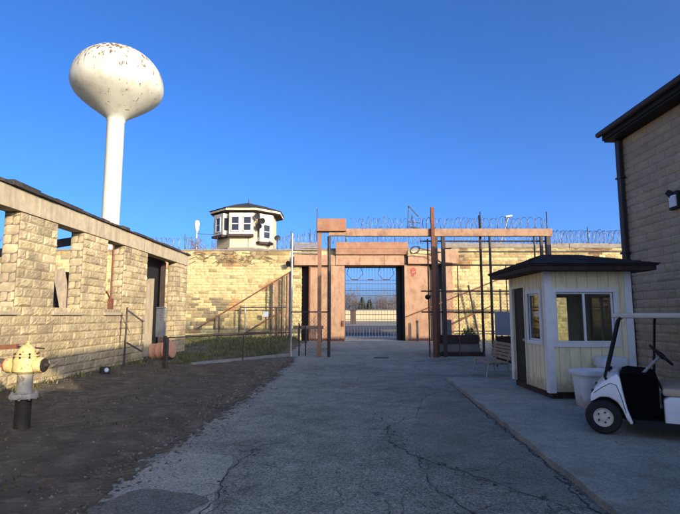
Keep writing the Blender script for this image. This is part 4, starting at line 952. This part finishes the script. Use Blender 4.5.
# hipped roof with overhang
a0, a1, b0, b1 = 3.52, 5.81, 9.14, 11.7; zb = 2.44; mb = MB()
cx, cy = (a0+a1)/2, (b0+b1)/2
e = [(a0,b0),(a1,b0),(a1,b1),(a0,b1)]
def ring(z, k=0): return [mb.vert((x+(k if x < cx else -k), y+(k if y < cy else -k), z)) for x, y in e]
r0, r1 = ring(zb), ring(zb+.085); mb.face(r0[::-1])
for i in range(4): mb.face((r0[i], r0[(i+1)%4], r1[(i+1)%4], r1[i]))
mb.build('fascia', M['wood_dark'], ks, fix=True)
mb = MB(); q = [mb.vert((x+(-.03 if x < cx else .03), y+(-.03 if y < cy else .03), zb+.088)) for x, y in e]; q2 = [mb.vert((x+(-.03 if x < cx else .03), y+(-.03 if y < cy else .03), zb+.115)) for x, y in e]
t1, t2_ = mb.vert((cx-.42,cy,2.87)), mb.vert((cx+.30,cy,2.87)); mb.face(q[::-1])
for i in range(4): mb.face((q[i], q[(i+1)%4], q2[(i+1)%4], q2[i]))
mb.face((q2[0],q2[1],t2_,t1)); mb.face((q2[2],q2[3],t1,t2_)); mb.face((q2[1],q2[2],t2_)); mb.face((q2[3],q2[0],t1))
rf = mb.build('roof', M['shingle'], ks)
rr = random.Random(12); mb = MB()
ex0, ex1, ey0, ey1 = a0-.05, a1+.05, b0-.05, b1+.05; zq = zb+.118; T1, T2 = Vector((cx-.42,cy,2.873)), Vector((cx+.30,cy,2.873))
def shingles(A, B, Cc, D, n=10, tab=.16):
    A, B, Cc, D = Vector(A), Vector(B), Vector(Cc), Vector(D); N = (B-A).cross(D-A).normalized()
    if N.z < 0: N = -N
    for k in range(n):
        f0, f1 = k/n, (k+1.15)/n; f1 = min(f1, 1)
        P, Q = A.lerp(D,f0), B.lerp(Cc,f0); P2, Q2 = A.lerp(D,f1), B.lerp(Cc,f1); L = (Q-P).length; m_ = max(1, int(L/tab)); o_ = rr.random()
        for j in range(-1, m_+1):
            u0, u1 = max(0,(j+o_)/m_), min(1,(j+o_+.96)/m_)
            if u1 - u0 < .02: continue
            dn = (P-P2).normalized()*rr.uniform(0,.018); h = N*rr.uniform(.010,.020)
            a_, b_, c_, d_ = P.lerp(Q,u0)+dn, P.lerp(Q,u1)+dn, P2.lerp(Q2,u1), P2.lerp(Q2,u0)
            mb.quad(a_+h, b_+h, c_+N*.004, d_+N*.004); mb.quad(a_, b_, b_+h, a_+h)
e4 = [(ex0,ey0,zq),(ex1,ey0,zq),(ex1,ey1,zq),(ex0,ey1,zq)]
shingles(e4[0], e4[1], T2, T1); shingles(e4[2], e4[3], T1, T2); shingles(e4[1], e4[2], T2, T2, 9); shingles(e4[3], e4[0], T1, T1, 9)
mb.build('shingle_courses', M['shingle'], rf, fix=False)

# ------------------------------------------------------------------ bins
def rbox(mb, prof, cx, cy, n=6, cr=.3):
    """rounded-square lathe: profile (half-width, z)"""
    rings = []
    for hw, z in prof:
        ring = []
        r = hw*cr
        for q, (sx, sy) in enumerate(((1,1),(-1,1),(-1,-1),(1,-1))):
            for k in range(n+1):
                a = q*math.pi/2 + k/n*math.pi/2; ring.append(mb.vert((cx+sx*(hw-r)+r*math.cos(a), cy+sy*(hw-r)+r*math.sin(a), z)))
        rings.append(ring)
    m = len(rings[0])
    for i in range(len(rings)-1):
        for k in range(m): mb.face((rings[i][k], rings[i][(k+1)%m], rings[i+1][(k+1)%m], rings[i+1][k]))
    mb.face(rings[0][::-1]); mb.face(rings[-1])
t = thing('rubbish_bin', 'open white plastic bin with flared rim under the kiosk window', 'bin', (4.32,8.76,PZ))
mb = MB(); rbox(mb, [(.215,PZ),(.225,PZ+0.018),(.262,PZ+0.552),(.255,PZ+0.552),(.218,PZ+0.046)], 4.32, 8.76, 6, .45); mb.build('body', M['plasticwhite'], t, smooth=True)
mb = MB(); rbox(mb, [(.268,PZ+0.534),(.30,PZ+0.529),(.31,PZ+0.552),(.30,PZ+0.607),(.285,PZ+0.616),(.262,PZ+0.603),(.255,PZ+0.552)], 4.32, 8.76, 6, .45); mb.build('rim', M['plasticwhite'], t, smooth=True)
t = thing('rubbish_bin', 'white plastic bin with closed grey-white lid half hidden behind the golf cart', 'bin', (4.87,9.14,PZ))
mb = MB(); rbox(mb, [(.16,PZ),(.17,PZ+.02),(.19,PZ+.4),(.205,PZ+.62),(.205,PZ+.63)], 4.87, 9.14, 6, .4); mb.build('body', M['plasticwhite'], t, smooth=True)
mb = MB(); rbox(mb, [(.20,PZ+.632),(.225,PZ+.635),(.228,PZ+.74),(.22,PZ+.78),(.19,PZ+.80),(.08,PZ+.81)], 4.87, 9.14, 6, .35); mb.build('lid', M['plasticwhite'], t, smooth=True)
mb = MB(); mb.box((4.69,8.89,PZ+.60),(4.75,8.92,PZ+.66)); mb.build('handle', M['black'], t)
mb = MB(); mb.box((4.99,8.89,PZ+.60),(5.05,8.92,PZ+.66)); mb.build('handle', M['black'], t)

# ------------------------------------------------------------------ bench
t = thing('park_bench', 'slatted wooden bench with metal legs beside the kiosk entrance', 'bench', (4.0,13.4,0))
mb = MB()
for i in range(5):
    x = 3.70+i*.105; mb.box((x,12.62,.42),(x+.085,14.22,.455))
mb.build('seat', M['wood_tan'], t, bevel=.006)
mb = MB()
for i in range(5):
    z = .50+i*.085; x = 4.22+i*.02; mb.box((x,12.62,z),(x+.028,14.22,z+.07))
mb.build('backrest', M['wood_tan'], t, bevel=.005)
for y in (12.8,14.05):
    mb = MB(); mb.tube([(3.66,y,0),(3.74,y,.40),(4.2,y,.40),(4.34,y,.92)], .018, 6); mb.tube([(4.2,y,.40),(4.30,y,0)], .018, 6); mb.build('leg', M['greysteel'], t, smooth=True)

# ------------------------------------------------------------------ low barrier, shrub, sheet sign, stump by the frame
t = thing('low_barrier', 'low dark timber barrier with a grey middle band, under the fence rails', 'barrier', (4.9,20.6,0))
mb = MB(); mb.box((4.0,20.45,.50),(5.62,20.75,.84)); mb.build('top_beam', M['wood_dark'], t, bevel=.01)
mb = MB(); mb.box((3.85,20.4,0),(5.75,20.8,.16)); mb.build('bottom_beam', M['wood_dark'], t, bevel=.01)
mb = MB(); mb.box((4.05,20.5,.162),(5.6,20.7,.498)); mb.build('panel', M['curb'], t)
rr = random.Random(8); mb = MB()
for i in range(2600):
    a = rr.uniform(0,2*math.pi); b_ = math.acos(rr.uniform(-.1,1)); q = rr.uniform(.6,1)
    p = Vector((5.35+.46*math.cos(a)*math.sin(b_)*q, 20.98+.3*math.sin(a)*math.sin(b_)*q, .0+1.12*math.cos(b_)*q*(1+.15*noise.noise((a*2,b_*3,1))) + .05))
    t_ = rr.uniform(.6,1.5); mb.col = (t_, t_, t_*.8); d1 = Vector((rr.uniform(-1,1),rr.uniform(-1,1),rr.uniform(-1,1)))*.035; d2 = Vector((rr.uniform(-1,1),rr.uniform(-1,1),rr.uniform(-1,1)))*.035
    mb.face((mb.vert(p-d1), mb.vert(p+d2), mb.vert(p+d1), mb.vert(p-d2)))
tag(mb.build('shrub', M['shrub'], fix=False), 'low rounded olive shrub behind the dark barrier', 'shrub')
t = thing('stump_post', 'squat grey concrete post on legs beside the dark frame post', 'post', (4.6,21.2,0))
mb = MB(); mb.box((4.32,21.1,.75),(4.68,21.35,1.45)); mb.build('box_head', M['curb'], t, bevel=.05)
mb = MB(); mb.box((4.36,21.14,0),(4.44,21.3,.75)); mb.box((4.56,21.14,0),(4.64,21.3,.75)); mb.build('leg_pair', M['darksteel'], t)
t = thing('sheet_sign', 'blank blue-grey metal sheet on posts beyond the bench, left of the kiosk', 'sheet', (5.2,16.2,0))
mb = MB(); mb.box((4.98,16.2,.98),(5.62,16.225,1.74)); mb.build('sheet', M['signgrey'], t)
for x in (5.02,5.56):
    mb = MB(); mb.tube([(x,16.25,0),(x,16.25,1.74)],.025,6); mb.build('post', M['darksteel'], t)
mb = MB(); mb.box((4.99,16.23,.1),(5.6,16.26,.96)); mb.build('lower_board', M['wood_dark'], t)

# ------------------------------------------------------------------ golf cart (front towards local -x, near side at y = 0)
gc = thing('golf_cart', 'white golf cart with flat canopy and interior shade drawn as a black block, parked on the pad', 'golf cart', (3.47,6.78,PZ), R(-30))
def gpart(mb, name, m, par=gc, **k): return mb.build(name, m, par, world=False, **k)
W1 = 1.12
def wheel(x, y, sgn):
    Mx = Matrix.Translation((0,0,0)) @ Matrix.Rotation(R(90),4,'X'); r = .218
    mb = MB(); mb.lathe([(.118,-.10),(.16,-.105),(.195,-.095),(.214,-.065),(r,-.03),(r,.03),(.214,.065),(.195,.095),(.16,.105),(.118,.10)], (x,y,r), 36, Mx, caps=False); wl_ = gpart(mb, 'wheel', M['rubber'], smooth=True)
    mb = MB(); mb.lathe([(.122,-.095),(.122,.098),(.114,.102),(.106,.085),(.10,.072),(.07,.078),(.045,.085),(.04,.10),(.02,.104)] if sgn < 0 else [(.122,-.1),(.122,.1)], (x,y,r), 28, Mx); gpart(mb, 'rim', M['rim'], wl_, smooth=True)
    if sgn < 0:
        for i in range(5):
            a = i*2*math.pi/5; mb = MB(); mb.lathe([(.012,.07),(.012,.096)], (x+.066*math.cos(a), y, r+.066*math.sin(a)), 6, Mx); gpart(mb, 'lug_nut', M['black'], wl_)
wheel(0,.02,-1); wheel(0,W1-.1,1); wheel(1.66,.02,-1); wheel(1.66,W1-.1,1)
cow = [(x_*.85, z_) for x_, z_ in [(-.17,.40),(-.16,.50),(-.09,.585),(.03,.675),(.13,.745),(.22,.785),(.255,.73),(.285,.55),(.33,.34),(.40,.17),(.36,.15),(.31,.22),(.265,.33),(.20,.425),(.09,.48),(-.03,.475),(-.11,.43)]]
mb = MB(); mb.prism(cow, -.08, W1+.0); gpart(mb, 'front_cowl', M['cartwhite'], bevel=.022, smooth=True)
mb = MB(); mb.prism([(-.12,.30),(-.10,.42),(.0,.46),(.2,.40),(.33,.18),(.30,.16),(.1,.22)], .14, W1-.22); gpart(mb, 'front_underbody', M['blackplastic'])
mb = MB(); mb.prism([(.22,.775),(.30,.80),(.58,.78),(.64,.74),(.64,.30),(.42,.19),(.32,.20),(.27,.4)], -.03, W1-.05); gpart(mb, 'dash_and_shade', M['footwell_shade'], bevel=.008)  # dash stretched into a black block that paints the open interior's shade
mb = MB(); mb.tube([(x_*.85,-.083,z_) for x_, z_ in ((-.12,.52),(.0,.60),(.12,.66),(.2,.64),(.25,.52),(.31,.30))], .004, 5); gpart(mb, 'panel_seam', M['blackplastic'])
mb = MB(); mb.tube([(.90,-.085,.2),(.90,-.085,.5)], .004, 5); gpart(mb, 'panel_seam', M['blackplastic'])
mb = MB(); mb.box((-.13,.02,.50),(-.10,.16,.56)); gpart(mb, 'headlight', M['glassdark'], bevel=.01)
mb = MB(); mb.box((-.13,W1-.24,.50),(-.10,W1-.10,.56)); gpart(mb, 'headlight', M['glassdark'], bevel=.01)
mb = MB(); mb.box((.30,-.05,.16),(1.0,W1-.03,.22)); gpart(mb, 'floor', M['rubber'], bevel=.01)
mb = MB(); mb.box((.36,-.075,.135),(.98,-.045,.215)); gpart(mb, 'rocker_panel', M['blackplastic'])
mb = MB(); mb.prism([(.68,.165),(.68,.49),(.74,.53),(1.35,.53),(1.95,.56),(2.02,.50),(2.0,.30),(1.90,.24),(1.86,.36),(1.74,.46),(1.58,.46),(1.46,.36),(1.42,.17)], -.07, W1-.01); gpart(mb, 'rear_body', M['cartwhite'], bevel=.025, smooth=True)
mb = MB(); mb.box((.67,-.04,.533),(1.22,W1-.04,.63)); st_ = gpart(mb, 'seat', M['seat'], bevel=.035, smooth=True)
mb = MB(); Mx = Matrix.Translation((1.20,0,.66)) @ Matrix.Rotation(R(12),4,'Y'); mb.box((0,0,0),(.10,W1-.08,.36),Mx); gpart(mb, 'backrest', M['seat'], bevel=.035, smooth=True)
cz_ = 1.50
mb = MB(); mb.box((.16,-.06,cz_),(1.92,W1-.0,cz_+.068)); gpart(mb, 'canopy', M['roofcart'], bevel=.022, smooth=True)
for y in (-.05, W1-.03):
    mb = MB(); mb.tube([(.27,y,cz_+.01),(.23,y,cz_-.03),(.045,y,.74),(.12,y,.54)], .019, 8); gpart(mb, 'strut', M['black'], smooth=True)
for y, x in ((-.03,1.0),(W1-.05,.69)):
    mb = MB(); mb.tube([(x,y,cz_+.01),(x-.01,y,cz_-.06),(x-.07,y,.6)], .017, 8); gpart(mb, 'strut', M['black'], smooth=True)
mb = MB(); c0 = Vector((.70,.30,1.02)); ax = Vector((.62,0,.62)).normalized(); q = ax.to_track_quat('Z','Y').to_matrix().to_4x4()
mb.tube([c0 + q.to_3x3() @ Vector((.165*math.cos(a), .165*math.sin(a), 0)) for a in [i*2*math.pi/28 for i in range(29)]], .017, 8, caps=False)
for a in (0.3, 2.4, 4.5): mb.bar(c0, c0 + q.to_3x3() @ Vector((.165*math.cos(a), .165*math.sin(a), 0)), .03, .012)
mb.lathe([(.05,-.03),(.05,.02),(.03,.03)], c0, 12, q); sw = gpart(mb, 'steering_wheel', M['black'], smooth=True)
mb = MB(); mb.tube([c0, (.47,.30,.76)], .018, 8); gpart(mb, 'steering_column', M['greysteel'], smooth=True)
mb = MB(); mb.box((-.16,.0,.26),(-.10,W1-.08,.34)); gpart(mb, 'bumper', M['blackplastic'], bevel=.015)

# ------------------------------------------------------------------ grass strip, litter, gravel
mb = MB(); rr = random.Random(17)
def turf_z(x, y): return .02 + .16*max(0,min(1,(y-21)/8)) + .05*noise.noise((x*.8,y*.8,2))
gx = [-14 + i*.4 for i in range(31)]; gy = [20.5 + j*.4 for j in range(31)]; idx = {}
def in_turf(x, y): return x < -2.55 - max(0,(21.5-y))*.7 and y < 32.9
for j, y in enumerate(gy):
    for i, x in enumerate(gx):
        idx[i,j] = mb.vert((min(x,-2.5), y, turf_z(x,y) if x < -2.6 else -.02))
for j in range(30):
    for i in range(30):
        if gx[i] < -2.5: mb.face((idx[i,j], idx[i+1,j], idx[i+1,j+1], idx[i,j+1]))
struct(mb.build('grass_bank', M['turf'], smooth=True))
mb = MB()
def blade(x, y, z, h, t_):
    a = rr.uniform(0,2*math.pi); wd = .012 + h*.05; d = Vector((math.cos(a),math.sin(a),0)); l = Vector((rr.uniform(-.5,.5),rr.uniform(-.5,.5),0))*h
    mb.col = t_; p = Vector((x,y,z)); mb.face((mb.vert(p-d*wd), mb.vert(p+d*wd), mb.vert(p+l*.4+Vector((0,0,h*.7))+d*wd*.5), mb.vert(p+l+Vector((0,0,h)))))
for i in range(16000):
    x, y = rr.uniform(-10,-2.6), rr.uniform(16.5,32.8)
    if y < 20.5 and not (x < -2.9 - (20.3-y)*.66 and x > -6.6): continue
    if noise.noise((x*.6,y*.6,4)) < -.25: continue
    z = turf_z(x,y)-.02 if y >= 20.5 else dirt_z(x,y)-.01
    g = rr.uniform(.6,1.3); c = (g,g,g) if rr.random() < .75 else (g*1.7,g*1.2,g*1.1)
    blade(x, y, z, rr.uniform(.05,.16) * (1.6 if y > 31.5 else 1), c)
for i in range(5200):     # dead tufts over the dirt
    x, y = rr.uniform(-6.5,-2.2), rr.uniform(2.6,17)
    if noise.noise((x*1.1,y*1.1,61)) < .12: continue
    g = rr.uniform(.5,1.2); blade(x, y, dirt_z(x,y)-.01, rr.uniform(.015,.055), (g*1.7,g*1.1,g*1.2) if rr.random() < .7 else (g*.8,g*.8,g*.8))
for i in range(900):      # weeds along the foot of the ruin
    y = rr.uniform(4,16.8); x = -6.62 + abs(rr.gauss(0,.22)); 
    if noise.noise((y*1.3,0,7)) < -.05: continue
    g = rr.uniform(.6,1.2); blade(x, y, dirt_z(x,y)-.01, rr.uniform(.04,.16), (g*1.9,g*1.35,g*1.2) if rr.random() < .6 else (g,g,g))
tag(mb.build('grass', M['grass'], fix=False), 'short green and straw grass between the ruin and the gate', 'grass', kind='stuff')
mb = MB()
for i in range(5200):
    if i % 4 == 0: x, y = rr.uniform(-6.6,-2.0), rr.uniform(2.5,20)
    else: y = rr.uniform(2.5,20); x = -2.1 + rr.gauss(0,.28)
    s = abs(rr.gauss(0,.010)) + .004
    if rr.random() < .012: s *= 2.2
    z = max(dirt_z(x,y), 0 if x > -2.1 else -1); t_ = rr.uniform(.45,1.25); mb.col = (t_,t_*.97,t_*.92)
    P = [mb.vert((x+s*rr.uniform(.6,1.2)*a, y+s*rr.uniform(.6,1.2)*b_, z+s*c*rr.uniform(.5,.9))) for a,b_,c in ((1,0,0),(0,1,0),(-1,0,0),(0,-1,0),(0,0,1))]
    for k in range(4): mb.face((P[k], P[(k+1)%4], P[4]))
tag(mb.build('gravel', M['stone'], fix=False), 'loose pale stones scattered over the dirt and along the asphalt edge', 'gravel', kind='stuff')
mb = MB()
for i in range(4200):
    x, y = rr.uniform(-6.6,-1.6), rr.uniform(2.5,20)
    if rr.random() > .35 + .65*max(0,min(1,(-x-2)/3)): continue
    if noise.noise((x*.9,y*.9,14)) < -.1: continue
    z = max(dirt_z(x,y), 0 if x > -2.1 else -1)+.008; s = rr.uniform(.012,.032); a = rr.uniform(0,6.28); t_ = rr.uniform(.5,1.7); mb.col = (t_,t_*.95,t_*.9)
    d = Vector((math.cos(a),math.sin(a),rr.uniform(-.2,.4)))*s; e_ = Vector((-math.sin(a),math.cos(a),rr.uniform(-.2,.5)))*s*.55; p = Vector((x,y,z))
    mb.face((mb.vert(p-d), mb.vert(p+e_), mb.vert(p+d), mb.vert(p-e_)))
tag(mb.build('fallen_leaves', M['leafdead'], fix=False), 'brown fallen leaves and straw bits littering the dirt yard', 'leaves', kind='stuff')
def rock(x, y, s, label, group=None):
    bm = bmesh.new(); bmesh.ops.create_icosphere(bm, subdivisions=2, radius=s)
    for v in bm.verts:
        v.co *= 1 + .35*noise.noise(v.co*(1.6/s) + Vector((x,y,0))); v.co.z *= .55
    me = bpy.data.meshes.new('rock'); bm.to_mesh(me); bm.free(); me.materials.append(M['curb'])
    o = bpy.data.objects.new('rock', me); C.objects.link(o); o.location = (x,y,max(0,dirt_z(x,y) if x < -2 else 0)+s*.25); tag(o, label, 'rock', group); return o
rock(-1.47,11.4,.09,'dark lump of broken asphalt on the edge of the drive')

# ------------------------------------------------------------------ what shows through the gate and the ruin windows
def bare_tree(x, y, h, seed, label, spread=.55, dens=3, group='bare trees far beyond the wall'):
    rr = random.Random(seed); t = thing('bare_tree', label, 'tree', (x,y,0), 0, group)
    mb = MB(); mb.tube([(x,y,-.1),(x+rr.uniform(-.1,.1)*h*.2,y,h*.2),(x+rr.uniform(-.1,.1)*h*.3,y,h*.45)], h*.022, 7, r1=h*.013); mb.build('trunk', M['bark'], t, smooth=True)
    mb = MB()
    for i in range(9):
        z = h*rr.uniform(.22,.48); a = rr.uniform(0,6.28); twigs(mb, (x,y,z), (math.cos(a)*spread,math.sin(a)*spread,rr.uniform(.6,1.1)), h*rr.uniform(.35,.5), h*.009, 3, rr, n=dens)
    mb.build('crown', M['twig'], t, fix=False)
bare_tree(-33,44,7.5,1,'bare tree showing through the nearest ruin window',dens=3,group=None)
lab = ['bare tree seen through the left bars of the gate','bare tree with wide crown left of the dark evergreen','bare tree just right of the dark evergreen','slim bare tree through the middle of the gate','bare tree behind the long pale wall, right of centre','bare tree seen at the right bars of the gate','tall bare tree nearest the shaded slot by the gate']
for i, (px, yy, h) in enumerate(((3,178,11),(5.5,200,10),(13.5,205,9.5),(17,190,10),(21,215,11),(25,200,10),(25.5,178,11.5))): bare_tree(px, yy, h*1.05, 20+i, lab[i], .9, 4)
def evergreen(x, y, h, wd, seed, label):
    rr = random.Random(seed); t = thing('evergreen_tree', label, 'tree', (x,y,0), 0, 'evergreens beyond the wall')
    mb = MB(); mb.tube([(x,y,-.1),(x,y,h*.9)], .22, 6, r1=.04); mb.build('trunk', M['bark'], t)
    mb = MB()
    for i in range(1500):
        f = rr.random()**.8; a = rr.uniform(0,6.28); r = wd*(1-f)*rr.uniform(.35,1)*(1+.25*noise.noise((a*2,f*6,seed)))+.1
        p = Vector((x+r*math.cos(a), y+r*math.sin(a), h*(.06+.92*f) - .15*r)); d = Vector((math.cos(a),math.sin(a),-.4))*rr.uniform(.25,.6); e_ = Vector((-math.sin(a),math.cos(a),rr.uniform(-.3,.3)))*.22
        mb.face((mb.vert(p-d*.3), mb.vert(p+e_), mb.vert(p+d), mb.vert(p-e_)))
    mb.build('crown', M['evergreen'], t, fix=False)
evergreen(7.6,172,8.2,3.0,1,'taller dark evergreen above the long pale wall beyond the gate'); evergreen(10.2,173,7.4,3.2,2,'shorter dark evergreen just right of the taller one beyond the gate')
t = thing('pale_wall', 'long low pale yellow wall far beyond the barred gate', 'wall', (15,165,0))
mb = MB(); mb.box((-10,165,-.1),(45,166,3.4)); mb.build('wall', M['farwall'], t)
mb = MB(); mb.box((-10.1,164.8,3.4),(45.1,166.2,3.6)); mb.build('coping', M['coping'], t)
t = thing('gate_booth', 'small dark booth standing outside beyond the left bars of the gate', 'booth', (2.4,95,0))
mb = MB(); mb.box((1.95,95,0),(3.0,96,2.6)); mb.build('walls', M['wood_dark'], t); mb = MB(); mb.box((1.8,94.8,2.6),(3.15,96.2,2.75)); mb.build('roof', M['shingle'], t)
mb = MB(); mb.box((-60,86,-.02),(90,99,.02)); struct(mb.build('pavement', M['curb']))
